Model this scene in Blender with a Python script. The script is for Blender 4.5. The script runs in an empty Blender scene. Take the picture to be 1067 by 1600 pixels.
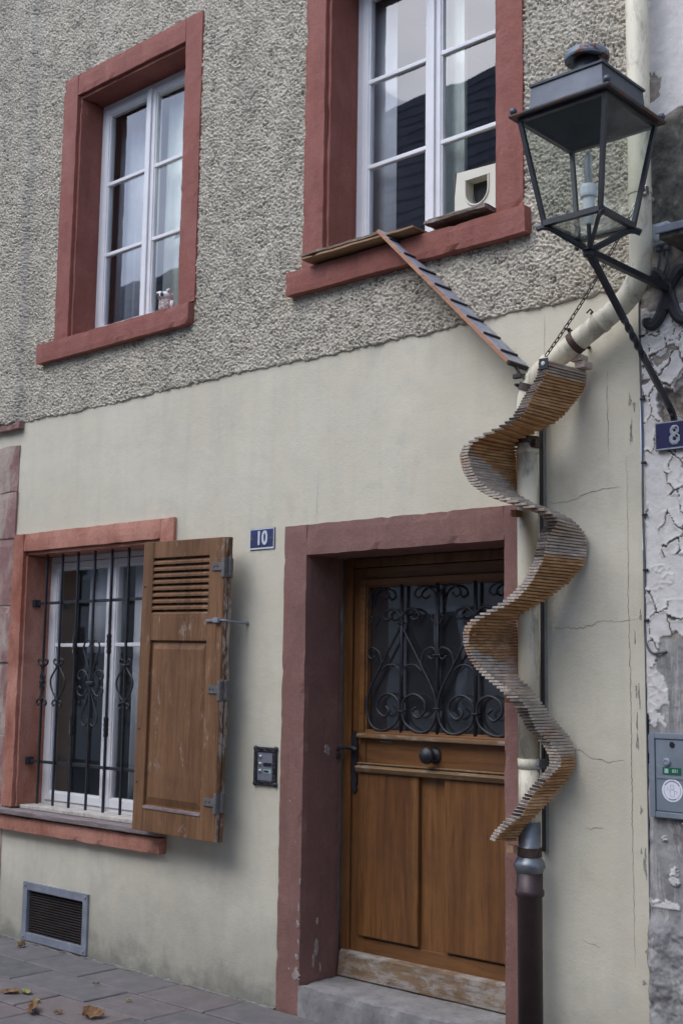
import bpy, bmesh, math, random
import numpy as np
from mathutils import Vector, Matrix, noise
# Coordinates used throughout: x along the facade (to the right), d = metres in front of the facade plane
# (negative = behind it), z = up from the pavement.  World y = -d.
random.seed(7)
RS = np.random.RandomState(11)
sc = bpy.context.scene
COL = sc.collection
PI = math.pi

# ------------------------------------------------------------------ object helpers
def V(x, d, z): return Vector((x, -d, z))

def thing(name, label, cat, loc=(0, 0, 0), group=None, kind=None):
    o = bpy.data.objects.new(name, None); COL.objects.link(o)
    o.location = (loc[0], -loc[1], loc[2]); o.empty_display_size = .1
    o['label'] = label; o['category'] = cat
    if group: o['group'] = group
    if kind: o['kind'] = kind
    return o

def tag(o, label, cat, group=None, kind=None):
    o['label'] = label; o['category'] = cat
    if group: o['group'] = group
    if kind: o['kind'] = kind
    return o

def root_loc(o):
    L = Vector((0, 0, 0))
    while o is not None:
        L = L + Vector(o.location); o = o.parent
    return L

def obj(name, bm, mat, parent=None, smooth=False, label=None, local=False):
    """link a bmesh (built in world coordinates) as one mesh object"""
    if parent is not None and not local:
        bmesh.ops.translate(bm, verts=bm.verts, vec=-root_loc(parent))
    bmesh.ops.recalc_face_normals(bm, faces=bm.faces)
    me = bpy.data.meshes.new(name); bm.to_mesh(me); bm.free()
    if smooth:
        me.polygons.foreach_set('use_smooth', [True] * len(me.polygons))
    for m in (mat if isinstance(mat, (list, tuple)) else [mat]): me.materials.append(m)
    o = bpy.data.objects.new(name, me); COL.objects.link(o)
    if parent is not None: o.parent = parent
    if label: o['label'] = label
    return o

def struct(o): o['kind'] = 'structure'; return o

def B(): return bmesh.new()

def box(bm, x0, x1, d0, d1, z0, z1, bev=0, mi=0):
    vs = [bm.verts.new(V(x, d, z)) for x in (x0, x1) for d in (d0, d1) for z in (z0, z1)]
    fs = []
    for a in ((0, 1, 3, 2), (4, 6, 7, 5), (0, 4, 5, 1), (2, 3, 7, 6), (0, 2, 6, 4), (1, 5, 7, 3)):
        f = bm.faces.new([vs[i] for i in a]); f.material_index = mi; fs.append(f)
    if bev:
        es = list({e for f in fs for e in f.edges})
        r = bmesh.ops.bevel(bm, geom=es, offset=bev, segments=2, profile=.6, affect='EDGES')
        for f in r['faces']: f.material_index = mi
    return vs

def hull8(bm, c, bev=0):
    """box from 8 explicit corners: bottom ring 0-3, top ring 4-7"""
    vs = [bm.verts.new(p) for p in c]
    fs = [bm.faces.new([vs[i] for i in a]) for a in ((3, 2, 1, 0), (4, 5, 6, 7), (0, 1, 5, 4), (1, 2, 6, 5), (2, 3, 7, 6), (3, 0, 4, 7))]
    if bev: bmesh.ops.bevel(bm, geom=list({e for f in fs for e in f.edges}), offset=bev, segments=1, affect='EDGES')
    return fs

def stone(bm, x0, x1, d0, d1, z0, z1, step=.035, amp=.0013, seed=0, chip=.0):
    """block with slightly worn, uneven faces and edges"""
    t = bmesh.new()
    def seg(a, b): return max(1, int(round(abs(b - a) / step)))
    nx, nd, nz = seg(x0, x1), seg(d0, d1), seg(z0, z1)
    cache = {}
    def vert(i, j, k):
        key = (i, j, k)
        if key not in cache:
            p = Vector((x0 + (x1 - x0) * i / nx, -(d0 + (d1 - d0) * j / nd), z0 + (z1 - z0) * k / nz))
            ne = (i in (0, nx)) + (j in (0, nd)) + (k in (0, nz))
            a = amp * (1 if ne < 2 else 2.2)
            n = noise.noise_vector(p * 9 + Vector((seed, 0, 0))) + noise.noise_vector(p * 31) * .6
            q = p + n * a
            if ne >= 2:
                c = Vector(((x0 + x1) / 2, -(d0 + d1) / 2, (z0 + z1) / 2))
                off = Vector((c.x - p.x if i in (0, nx) else 0, c.y - p.y if j in (0, nd) else 0, c.z - p.z if k in (0, nz) else 0))
                off = Vector([math.copysign(1, v) if abs(v) > 1e-6 else 0 for v in off])
                h = max(0, noise.noise(p * 14 + Vector((3, seed, 1))) - .25)
                q += off * (.0022 + h * (.012 + chip))
            cache[key] = t.verts.new(q)
        return cache[key]
    for i in range(nx):
        for k in range(nz):
            for j in (0, nd): t.faces.new([vert(i, j, k), vert(i + 1, j, k), vert(i + 1, j, k + 1), vert(i, j, k + 1)])
    for j in range(nd):
        for k in range(nz):
            for i in (0, nx): t.faces.new([vert(i, j, k), vert(i, j + 1, k), vert(i, j + 1, k + 1), vert(i, j, k + 1)])
    for i in range(nx):
        for j in range(nd):
            for k in (0, nz): t.faces.new([vert(i, j, k), vert(i + 1, j, k), vert(i + 1, j + 1, k), vert(i, j + 1, k)])
    me = bpy.data.meshes.new('tmp'); t.to_mesh(me); t.free(); bm.from_mesh(me); bpy.data.meshes.remove(me)

def tube(bm, pts, r, n=8, cap=True, flat=1.0):
    pts = [Vector(p) for p in pts]
    rs = r if isinstance(r, (list, tuple)) else [r] * len(pts)
    tan = []
    for i in range(len(pts)):
        a = pts[max(0, i - 1)]; b = pts[min(len(pts) - 1, i + 1)]
        t = (b - a); tan.append(t.normalized() if t.length > 1e-9 else Vector((0, 0, 1)))
    up = Vector((0, 1, 0)) if abs(tan[0].y) < .9 else Vector((0, 0, 1))
    nrm = (up - tan[0] * up.dot(tan[0])).normalized()
    rings = []
    for i, p in enumerate(pts):
        nrm = (nrm - tan[i] * nrm.dot(tan[i]))
        nrm = nrm.normalized() if nrm.length > 1e-6 else tan[i].orthogonal().normalized()
        bi = tan[i].cross(nrm)
        rings.append([bm.verts.new(p + (nrm * math.cos(2 * PI * k / n + PI / n) * flat + bi * math.sin(2 * PI * k / n + PI / n)) * rs[i]) for k in range(n)])
    for a, b in zip(rings, rings[1:]):
        for k in range(n): bm.faces.new([a[k], a[(k + 1) % n], b[(k + 1) % n], b[k]])
    if cap:
        bm.faces.new(rings[0][::-1]); bm.faces.new(rings[-1])

def lathe(bm, prof, c, n=24, axis='z'):
    """profile of (radius, height) pairs about a vertical axis, or the axis pointing to the street ('d')"""
    rings = []
    for r, h in prof:
        ring = []
        for k in range(n):
            a = 2 * PI * k / n
            if axis == 'z': p = V(c[0] + r * math.cos(a), c[1] + r * math.sin(a), c[2] + h)
            elif axis == 'd': p = V(c[0] + r * math.cos(a), c[1] + h, c[2] + r * math.sin(a))
            else: p = V(c[0] + h, c[1] + r * math.cos(a), c[2] + r * math.sin(a))
            ring.append(bm.verts.new(p))
        rings.append(ring)
    for a, b in zip(rings, rings[1:]):
        for k in range(n): bm.faces.new([a[k], a[(k + 1) % n], b[(k + 1) % n], b[k]])
    bm.faces.new(rings[0][::-1]); bm.faces.new(rings[-1])

def catmull(P, n=6, closed=False):
    P = [Vector(p) for p in P]; out = []
    m = len(P)
    for i in range(m - 1):
        p0 = P[max(0, i - 1)]; p1 = P[i]; p2 = P[i + 1]; p3 = P[min(m - 1, i + 2)]
        for k in range(n):
            t = k / n
            out.append(.5 * ((2 * p1) + (p2 - p0) * t + (2 * p0 - 5 * p1 + 4 * p2 - p3) * t * t + (-p0 + 3 * p1 - 3 * p2 + p3) * t ** 3))
    out.append(P[-1]); return out

def curve_xz(bm, pts, d, r, n=6, cx=0, cz=0, mx=1, mz=1, flat=1.0, ns=5, taper=False):
    p = catmull([V(cx + mx * a, d, cz + mz * b) for a, b in pts], ns)
    rr = r
    if taper: rr = [r * (.55 + .45 * math.sin(PI * (i + .5) / len(p)) ** .4) for i in range(len(p))]
    tube(bm, p, rr, n, flat=flat)

def extrude_xz(bm, poly, d0, d1, bev=0):
    a = [bm.verts.new(V(x, d0, z)) for x, z in poly]; b = [bm.verts.new(V(x, d1, z)) for x, z in poly]
    bm.faces.new(a); bm.faces.new(b[::-1]); n = len(poly)
    for i in range(n): bm.faces.new([a[i], b[i], b[(i + 1) % n], a[(i + 1) % n]])

def frame(bm, x0, x1, z0, z1, w, d0, d1, bev=.003, wb=None, wt=None):
    """rectangular frame of four butted members"""
    wb = wb or w; wt = wt or w
    box(bm, x0, x0 + w, d0, d1, z0, z1, bev); box(bm, x1 - w, x1, d0, d1, z0, z1, bev)
    box(bm, x0 + w, x1 - w, d0, d1 - .0015, z0, z0 + wb, bev); box(bm, x0 + w, x1 - w, d0, d1 - .0015, z1 - wt, z1, bev)

def grid_np(name, X, D, Z, mask, mat, parent, attrs=None, smooth=True):
    """regular grid (arrays ny x nx) -> mesh object; mask marks the cells that exist"""
    ny, nx = X.shape
    L = root_loc(parent) if parent else Vector((0, 0, 0))
    co = np.stack([X - L.x, -D - L.y, Z - L.z], -1).reshape(-1, 3)
    idx = np.arange(ny * nx).reshape(ny, nx)
    q = np.stack([idx[:-1, :-1], idx[:-1, 1:], idx[1:, 1:], idx[1:, :-1]], -1)[mask]
    used = np.zeros(ny * nx, bool); used[q.ravel()] = True
    rem = np.cumsum(used) - 1
    q = rem[q]; co = co[used]
    me = bpy.data.meshes.new(name)
    me.vertices.add(len(co)); me.vertices.foreach_set('co', co.astype(np.float32).ravel())
    me.loops.add(q.size); me.loops.foreach_set('vertex_index', q.astype(np.int32).ravel())
    me.polygons.add(len(q)); me.polygons.foreach_set('loop_start', (np.arange(len(q)) * 4).astype(np.int32))
    me.update(calc_edges=True); me.validate()
    if smooth: me.polygons.foreach_set('use_smooth', np.ones(len(q), bool))
    for k, a in (attrs or {}).items():
        at = me.attributes.new(k, 'FLOAT', 'POINT'); at.data.foreach_set('value', a.reshape(-1)[used].astype(np.float32))
    me.materials.append(mat)
    o = bpy.data.objects.new(name, me); COL.objects.link(o)
    if parent: o.parent = parent
    return o

# ------------------------------------------------------------------ numpy noise
def vnoise(x, z, seed):
    r = np.random.RandomState(seed); T = r.rand(256, 256)
    xi = np.floor(x).astype(int); zi = np.floor(z).astype(int)
    fx = x - xi; fz = z - zi
    fx = fx * fx * (3 - 2 * fx); fz = fz * fz * (3 - 2 * fz)
    g = lambda a, b: T[a % 256, b % 256]
    return (g(xi, zi) * (1 - fx) + g(xi + 1, zi) * fx) * (1 - fz) + (g(xi, zi + 1) * (1 - fx) + g(xi + 1, zi + 1) * fx) * fz

def fbm(x, z, s, octv, seed):
    o = 0; a = 1; t = 0
    for k in range(octv):
        o = o + a * vnoise(x * s * 2 ** k, z * s * 2 ** k, seed + k); t += a; a *= .5
    return o / t

def worley(x, z, s, seed):
    """F1 and F2 distances in cell units"""
    r = np.random.RandomState(seed); J = r.rand(128, 128, 2)
    x = x * s; z = z * s
    xi = np.floor(x).astype(int); zi = np.floor(z).astype(int)
    f1 = np.full(x.shape, 9.); f2 = np.full(x.shape, 9.)
    for a in (-1, 0, 1):
        for b in (-1, 0, 1):
            j = J[(xi + a) % 128, (zi + b) % 128]
            d = np.hypot(xi + a + j[..., 0] - x, zi + b + j[..., 1] - z)
            f2 = np.where(d < f1, f1, np.minimum(f2, d)); f1 = np.minimum(f1, d)
    return f1, f2

def sstep(a, b, x):
    t = np.clip((x - a) / (b - a), 0, 1); return t * t * (3 - 2 * t)

# ------------------------------------------------------------------ materials
class NT:
    def __init__(s, name):
        s.m = bpy.data.materials.new(name); s.m.use_nodes = True
        s.n = s.m.node_tree.nodes; s.l = s.m.node_tree.links
        s.b = s.n['Principled BSDF']; s.out = s.n['Material Output']
        s.tc = s.n.new('ShaderNodeTexCoord')
    def new(s, t, **k):
        n = s.n.new(t)
        for a, v in k.items(): setattr(n, a, v)
        return n
    def map(s, scale=(1, 1, 1), rot=(0, 0, 0), loc=(0, 0, 0)):
        m = s.new('ShaderNodeMapping'); s.l.new(s.tc.outputs['Object'], m.inputs[0])
        m.inputs['Scale'].default_value = scale; m.inputs['Rotation'].default_value = rot; m.inputs['Location'].default_value = loc
        return m.outputs[0]
    def noise(s, vec, sc, det=4, rough=.6, dist=0):
        n = s.new('ShaderNodeTexNoise'); s.l.new(vec, n.inputs['Vector'])
        n.inputs['Scale'].default_value = sc; n.inputs['Detail'].default_value = det
        n.inputs['Roughness'].default_value = rough; n.inputs['Distortion'].default_value = dist
        return n.outputs['Fac']
    def ramp(s, fac, stops):
        r = s.new('ShaderNodeValToRGB'); s.l.new(fac, r.inputs[0])
        e = r.color_ramp.elements
        while len(e) < len(stops): e.new(.5)
        for x, (p, c) in zip(e, stops):
            x.position = p; x.color = (c, c, c, 1) if not isinstance(c, tuple) else (*c, 1)
        return r.outputs[0]
    def mix(s, fac, a, b, mode='MIX'):
        m = s.new('ShaderNodeMix', data_type='RGBA', blend_type=mode)
        for i, v in ((0, fac), (6, a), (7, b)):
            if hasattr(v, 'links'): s.l.new(v, m.inputs[i])
            else: m.inputs[i].default_value = v if i == 0 else (*v, 1)
        return m.outputs[2]
    def math(s, op, a, b=0.):
        m = s.new('ShaderNodeMath', operation=op)
        for i, v in ((0, a), (1, b)):
            if hasattr(v, 'links'): s.l.new(v, m.inputs[i])
            else: m.inputs[i].default_value = v
        return m.outputs[0]
    def attr(s, name): return s.new('ShaderNodeAttribute', attribute_name=name).outputs['Fac']
    def bump(s, h, dist=.002, strength=1):
        b = s.new('ShaderNodeBump'); b.inputs['Distance'].default_value = dist; b.inputs['Strength'].default_value = strength
        s.l.new(h, b.inputs['Height']); s.l.new(b.outputs[0], s.b.inputs['Normal'])
    def col(s, c):
        if hasattr(c, 'links'): s.l.new(c, s.b.inputs['Base Color'])
        else: s.b.inputs['Base Color'].default_value = (*c, 1)
    def set(s, rough=.6, metal=0, spec=.5, coat=0):
        if hasattr(rough, 'links'): s.l.new(rough, s.b.inputs['Roughness'])
        else: s.b.inputs['Roughness'].default_value = rough
        s.b.inputs['Metallic'].default_value = metal
        s.b.inputs['Specular IOR Level'].default_value = spec
        s.b.inputs['Coat Weight'].default_value = coat
        return s.m

def mul(c, k): return tuple(min(1, v * k) for v in c)

def plain(name, c, rough=.6, var=.25, scale=12, metal=0, bump=.0006, bs=60, c2=None, c2lim=(.55, .7), spec=.4, stretch=(1, 1, 1), spots=None):
    t = NT(name); v = t.map(stretch)
    n = t.noise(v, scale, 5, .6)
    col = t.ramp(n, [(.3, mul(c, 1 - var)), (.7, mul(c, 1 + var))])
    if c2:
        n2 = t.noise(v, scale * 2.3, 8, .7, .4)
        col = t.mix(t.ramp(n2, [(c2lim[0], 0.), (c2lim[1], 1.)]), col, c2)
    if spots:
        n3 = t.noise(t.map((1, 1, 1), loc=(3, 1, 7)), spots[1], 6, .75)
        col = t.mix(t.ramp(n3, [(spots[2], 0.), (spots[2] + .03, 1.)]), col, spots[0])
    t.col(col)
    if bump: t.bump(t.noise(t.map(), bs, 6, .65), bump)
    return t.set(rough, metal, spec)

def wood(name, dark, light, axis='z', gs=1., rough=.55, worn=None, wornlim=(.6, .72), bump=.0006, spec=.4, coat=0):
    """grain running along the given axis"""
    t = NT(name)
    st = {'z': (1, 1, .07), 'x': (.07, 1, 1), 'd': (1, .07, 1)}[axis]
    v = t.map(st)
    n = t.noise(v, 38 * gs, 6, .65, .6); n2 = t.noise(v, 9 * gs, 3, .5, .8)
    f = t.math('ADD', t.math('MULTIPLY', n, .55), t.math('MULTIPLY', n2, .45))
    col = t.ramp(f, [(.34, dark), (.5, tuple((a + b) / 2 for a, b in zip(dark, light))), (.66, light)])
    if worn:
        w = t.noise(t.map(tuple(.35 + .65 * s for s in st)), 16 * gs, 9, .75, .3)
        col = t.mix(t.ramp(w, [(wornlim[0], 0.), (wornlim[1], 1.)]), col, worn)
    # boards differ a little, fine dark pores and dirt
    pv = t.noise(t.map(tuple(s * .5 for s in st), loc=(2, 2, 2)), 150 * gs, 3, .6)
    col = t.mix(t.math('MULTIPLY', t.ramp(pv, [(.55, 0.), (.7, 1.)]), .5), col, mul(dark, .5))
    dn = t.noise(t.map(loc=(6, 1, 3)), 2.6, 6, .65, .3)
    col = t.mix(t.math('MULTIPLY', t.ramp(dn, [(.45, 0.), (.7, 1.)]), .45), col, mul(dark, .75))
    t.col(col); t.bump(n, bump)
    return t.set(t.ramp(dn, [(.3, max(0, rough - .1)), (.7, min(1, rough + .2))]), 0, spec, coat)
# ------------------------------------------------------------------ the materials
def m_plaster():
    t = NT('smooth_plaster'); v = t.map()
    big = t.noise(v, 1.3, 5, .6, .3); mid = t.noise(v, 7, 6, .65, .2); fine = t.noise(v, 90, 4, .6)
    base = t.ramp(big, [(.3, (.565, .52, .39)), (.7, (.65, .605, .465))])
    base = t.mix(t.math('MULTIPLY', t.ramp(mid, [(.45, 0.), (.75, 1.)]), .35), base, (.46, .44, .36))
    # vertical rain streaks
    pa = t.noise(t.map(loc=(4, 2, 6)), 2.4, 7, .62, .8)
    base = t.mix(t.math('MULTIPLY', t.ramp(pa, [(.50, 0.), (.54, .5), (.7, 1.)]), .20), base, (.68, .64, .53))
    pb = t.noise(t.map((1, 1, .6), loc=(7, 7, 1)), 4.5, 8, .7, .5)
    base = t.mix(t.math('MULTIPLY', t.ramp(pb, [(.56, 0.), (.66, 1.)]), .20), base, (.38, .35, .28))
    st = t.noise(t.map((1, 1, .09)), 9, 6, .6, .2)
    base = t.mix(t.math('MULTIPLY', t.ramp(st, [(.50, 0.), (.75, 1.)]), .26), base, (.42, .405, .33))
    st2 = t.noise(t.map((1, 1, .06), loc=(2, 0, 0)), 10, 6, .65)
    base = t.mix(t.math('MULTIPLY', t.ramp(st2, [(.6, 0.), (.72, 1.)]), .25), base, (.66, .63, .54))
    # small chips, pocks
    sp = t.noise(t.map(), 34, 8, .8, .5)
    base = t.mix(t.ramp(sp, [(.68, 0.), (.70, .8)]), base, (.22, .21, .18))
    s3 = t.noise(t.map(loc=(2, 9, 4)), 120, 3, .6); s4 = t.noise(t.map(loc=(2, 4, 4)), 3.0, 4, .6)
    base = t.mix(t.math('MULTIPLY', t.ramp(s3, [(.70, 0.), (.73, 1.)]), t.ramp(s4, [(.46, 0.), (.6, .9)])), base, (.14, .13, .11))
    # splashed dirt at the foot of the wall
    sep = t.new('ShaderNodeSeparateXYZ'); t.l.new(v, sep.inputs[0])
    h = t.math('ADD', sep.outputs[2], t.math('MULTIPLY', t.math('SUBTRACT', t.noise(v, 5, 7, .7), .5), .5))
    base = t.mix(t.math('MULTIPLY', t.ramp(h, [(.0, 1.), (.14, .5), (.5, .0)]), .85), base, (.17, .17, .14))
    t.col(base)
    t.bump(t.math('ADD', t.math('ADD', fine, t.math('MULTIPLY', t.noise(t.map((1, 1, 1.2)), 11, 4, .55, .3), 1.8)), t.math('MULTIPLY', sp, 1.)), .0014, .75)
    return t.set(.85, 0, .25)

def m_roughcast():
    t = NT('roughcast'); v = t.map()
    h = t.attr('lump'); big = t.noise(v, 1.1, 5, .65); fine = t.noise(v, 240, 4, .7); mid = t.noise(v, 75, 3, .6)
    c = t.ramp(big, [(.3, (.485, .435, .335)), (.7, (.61, .555, .435))])
    c = t.mix(t.ramp(mid, [(.42, 0.), (.68, .7)]), c, (.68, .64, .55))
    c = t.mix(t.math('MULTIPLY', t.ramp(t.noise(v, 60, 5, .7, .3), [(.5, 0.), (.6, 1.)]), .35), c, (.26, .23, .18))
    c = t.mix(t.ramp(h, [(.10, .85), (.31, 0.)]), c, (.10, .09, .075))     # grime and painted-in pit shade: colour darkens where the relief is low
    c = t.mix(t.math('MULTIPLY', t.ramp(t.noise(t.map((1, 1, .10)), 3.4, 6, .7, .2), [(.46, 0.), (.72, 1.)]), .40), c, (.26, .245, .20))
    pt = t.noise(t.map(loc=(9, 3, 2)), 2.6, 6, .7, .3)
    c = t.mix(t.math('MULTIPLY', t.ramp(pt, [(.52, 0.), (.66, 1.)]), .4), c, (.64, .575, .43))
    t.col(c); t.bump(fine, .002, .8)
    return t.set(.95, 0, .15)

def m_stonepaint(name, c, c2, fade=None, chips=(.45, .40, .34), chiplim=.66, fadelim=(.42, .66)):
    t = NT(name); v = t.map()
    n = t.noise(v, 5, 7, .7, .4); f = t.noise(v, 70, 6, .75); g = t.noise(v, 210, 3, .7)
    col = t.ramp(n, [(.28, mul(c, .86)), (.5, c), (.72, c2)])
    col = t.mix(t.math('MULTIPLY', t.ramp(t.noise(t.map((1, 1, .22), loc=(3, 0, 1)), 11, 6, .7, .3), [(.5, 0.), (.7, 1.)]), .45), col, mul(c, .6))
    if fade:
        col = t.mix(t.ramp(t.noise(t.map((1, 1, .5), loc=(1, 2, 0)), 3.2, 6, .65, .3), [(fadelim[0], 0.), (fadelim[1], .8)]), col, fade)
    col = t.mix(t.math('MULTIPLY', t.ramp(f, [(.48, 0.), (.7, 1.)]), .4), col, mul(c, .55))
    col = t.mix(t.math('MULTIPLY', t.ramp(g, [(.6, 0.), (.72, 1.)]), .5), col, mul(c2, 1.5))
    ch = t.noise(t.map(loc=(5, 5, 5)), 17, 9, .78, .4)
    m = t.ramp(ch, [(chiplim, 0.), (chiplim + .012, 1.)])
    col = t.mix(m, col, chips)
    t.col(col)
    t.bump(t.math('SUBTRACT', t.math('ADD', t.math('ADD', f, t.math('MULTIPLY', g, .4)), t.math('MULTIPLY', n, 2.5)), t.math('MULTIPLY', m, 1.5)), .0024, 1.)
    return t.set(.72, 0, .3)

def m_glass(name='window_glass', boost=2.0, tint=(1, 1, 1), dirt=.0, dirtc=(.3, .33, .33), wav=.0):
    m = bpy.data.materials.new(name); m.use_nodes = True; n = m.node_tree.nodes; l = m.node_tree.links
    n.remove(n['Principled BSDF']); out = n['Material Output']
    tr = n.new('ShaderNodeBsdfTransparent'); tr.inputs[0].default_value = (*tint, 1)
    gl = n.new('ShaderNodeBsdfGlossy'); gl.inputs['Roughness'].default_value = .004
    ge = n.new('ShaderNodeNewGeometry'); dt = n.new('ShaderNodeVectorMath'); dt.operation = 'DOT_PRODUCT'
    l.new(ge.outputs['Normal'], dt.inputs[0]); l.new(ge.outputs['Incoming'], dt.inputs[1])
    def mt(op, a, b=0.):
        q = n.new('ShaderNodeMath'); q.operation = op
        for i, v in ((0, a), (1, b)):
            if hasattr(v, 'links'): l.new(v, q.inputs[i])
            else: q.inputs[i].default_value = v
        return q
    f5 = mt('POWER', mt('SUBTRACT', 1., mt('ABSOLUTE', dt.outputs['Value']).outputs[0]).outputs[0], 5.)
    fr = mt('ADD', mt('MULTIPLY', f5.outputs[0], .96).outputs[0], .042)
    mu = n.new('ShaderNodeMath'); mu.operation = 'MULTIPLY'; mu.use_clamp = True; mu.inputs[1].default_value = boost
    mx = n.new('ShaderNodeMixShader')
    l.new(fr.outputs[0], mu.inputs[0]); l.new(mu.outputs[0], mx.inputs[0]); l.new(tr.outputs[0], mx.inputs[1]); l.new(gl.outputs[0], mx.inputs[2])
    last = mx.outputs[0]
    tc = n.new('ShaderNodeTexCoord')
    if wav:
        nz = n.new('ShaderNodeTexNoise'); nz.inputs['Scale'].default_value = 3.5; nz.inputs['Detail'].default_value = 1
        l.new(tc.outputs['Object'], nz.inputs[0]); bp = n.new('ShaderNodeBump'); bp.inputs['Distance'].default_value = wav
        l.new(nz.outputs[0], bp.inputs['Height']); l.new(bp.outputs[0], gl.inputs['Normal'])
    if dirt:
        df = n.new('ShaderNodeBsdfDiffuse'); df.inputs[0].default_value = (*dirtc, 1)
        nz = n.new('ShaderNodeTexNoise'); nz.inputs['Scale'].default_value = 9; nz.inputs['Detail'].default_value = 8; nz.inputs['Roughness'].default_value = .7
        l.new(tc.outputs['Object'], nz.inputs[0])
        mr = n.new('ShaderNodeMapRange'); mr.inputs[1].default_value = .3; mr.inputs[2].default_value = .75; mr.inputs[3].default_value = dirt * .35; mr.inputs[4].default_value = dirt * 1.6
        l.new(nz.outputs[0], mr.inputs[0])
        m2 = n.new('ShaderNodeMixShader'); l.new(mr.outputs[0], m2.inputs[0]); l.new(last, m2.inputs[1]); l.new(df.outputs[0], m2.inputs[2]); last = m2.outputs[0]
    l.new(last, out.inputs[0])
    return m

def m_neigh():
    """neighbour's wall: attributes paint (0/1), zone masks and crack height made with the mesh"""
    t = NT('peeling_wall'); v = t.map()
    n = t.noise(v, 14, 8, .7, .3); f = t.noise(v, 80, 6, .75); big = t.noise(v, 4, 5, .6, .3)
    paint = t.ramp(n, [(.3, (.56, .53, .49)), (.7, (.69, .66, .61))])
    paint = t.mix(t.math('MULTIPLY', t.ramp(f, [(.55, 0.), (.7, 1.)]), .35), paint, (.3, .3, .32))
    under = t.ramp(n, [(.35, (.15, .13, .105)), (.5, (.25, .22, .18)), (.7, (.38, .35, .3))])
    grey = t.ramp(big, [(.35, (.2, .195, .185)), (.5, (.28, .272, .258)), (.68, (.42, .40, .37))])
    grey = t.mix(t.math('MULTIPLY', t.ramp(f, [(.5, 0.), (.68, 1.)]), .45), grey, (.15, .145, .14))
    grey = t.mix(t.ramp(t.noise(t.map((1, 1, .18), loc=(1, 0, 4)), 16, 7, .7, .3), [(.5, 0.), (.62, .7)]), grey, (.46, .44, .40))
    grey = t.mix(t.ramp(t.noise(t.map((1, 1, .5), loc=(8, 0, 4)), 7, 8, .75, .6), [(.56, 0.), (.6, .75)]), grey, (.14, .13, .12))
    moss = t.ramp(n, [(.35, (.035, .035, .03)), (.55, (.09, .09, .075)), (.72, (.2, .2, .16))])
    c = t.mix(t.attr('grey'), under, grey)
    c = t.mix(t.attr('moss'), c, moss)
    c = t.mix(t.attr('paint'), c, paint)
    c = t.mix(t.attr('crack'), c, (.13, .11, .09))
    t.col(c); t.bump(t.math('ADD', f, n), .002, .8)
    return t.set(.9, 0, .2)

def m_slat():
    t = NT('weathered_lath'); v = t.map((1, .12, 1))
    wear = t.attr('wear'); hue = t.attr('hue')
    n = t.noise(v, 70, 6, .7, .4); n2 = t.noise(t.map((1, .3, 1)), 22, 5, .65)
    br = t.ramp(n, [(.3, (.22, .095, .032)), (.5, (.46, .24, .095)), (.72, (.64, .40, .18))])
    br = t.mix(t.math('MULTIPLY', hue, .35), br, (.11, .045, .02))
    gr = t.ramp(n, [(.3, (.20, .175, .145)), (.5, (.42, .36, .29)), (.7, (.66, .58, .47))])
    gr = t.mix(t.math('MULTIPLY', hue, .3), gr, (.12, .115, .12))
    gr = t.mix(t.ramp(t.math('SUBTRACT', wear, .5), [(.42, 0.), (.80, 1.)]), gr, (.024, .022, .023))
    w = t.math('ADD', wear, t.math('MULTIPLY', t.math('SUBTRACT', n2, .5), .75))
    t.col(t.mix(t.ramp(w, [(.38, 0.), (.62, 1.)]), br, gr)); t.bump(n, .0008)
    return t.set(.75, 0, .25)

def m_paving():
    t = NT('stone_slabs'); v = t.map(); h = t.attr('hue')
    c = t.ramp(h, [(0., (.10, .097, .094)), (.35, (.135, .127, .12)), (.6, (.14, .118, .11)), (.85, (.165, .13, .117)), (1., (.11, .11, .112))])
    n = t.noise(v, 9, 7, .7, .3); f = t.noise(v, 110, 5, .7)
    c = t.mix(t.math('MULTIPLY', t.ramp(n, [(.4, 0.), (.7, 1.)]), .5), c, (.24, .215, .20))
    c = t.mix(t.math('MULTIPLY', t.ramp(f, [(.5, 0.), (.7, 1.)]), .4), c, (.07, .07, .07))
    t.col(c); t.bump(t.math('ADD', f, t.math('MULTIPLY', n, 2)), .002, .8)
    return t.set(.7, 0, .35)

def m_sill():
    t = NT('weathered_sill'); v = t.map((.12, 1, 1))
    n = t.noise(v, 30, 7, .75, .4)
    t.col(t.ramp(n, [(.3, (.1, .07, .06)), (.5, (.22, .18, .17)), (.7, (.36, .32, .31))])); t.bump(n, .001)
    return t.set(.8, 0, .25)

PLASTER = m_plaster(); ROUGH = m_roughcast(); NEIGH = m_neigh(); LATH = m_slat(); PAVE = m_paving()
RED = m_stonepaint('red_painted_stone', (.265, .092, .066), (.315, .125, .094), fade=(.31, .135, .11), fadelim=(.5, .75), chiplim=.70, chips=(.36, .19, .16))
ORED = m_stonepaint('faded_orange_stone', (.30, .105, .062), (.39, .155, .10), fade=(.56, .28, .20), fadelim=(.36, .6), chips=(.44, .36, .30), chiplim=.665)
MAUVE = m_stonepaint('mauve_painted_stone', (.225, .118, .095), (.27, .148, .120), fade=(.30, .17, .15), fadelim=(.52, .8), chips=(.40, .35, .32), chiplim=.685)
QUOIN = m_stonepaint('sandstone', (.27, .15, .13), (.40, .25, .215), fade=(.44, .37, .30), fadelim=(.46,.56), chips=(.4, .36, .31), chiplim=.64)
STEPST = plain('step_stone', (.24, .23, .215), .75, .25, 9, bump=.0015, bs=50, c2=(.15, .15, .14), c2lim=(.5, .7))
WHITE = plain('white_paint', (.74, .74, .73), .45, .05, 8, bump=.0003, bs=40, spec=.45)
CREAMP = plain('cream_plastic', (.68, .66, .53), .35, .04, 8, bump=0, spec=.5)
GLASS = m_glass('window_glass', 3.1, tint=(.92, .94, .95), wav=.0006)
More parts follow.
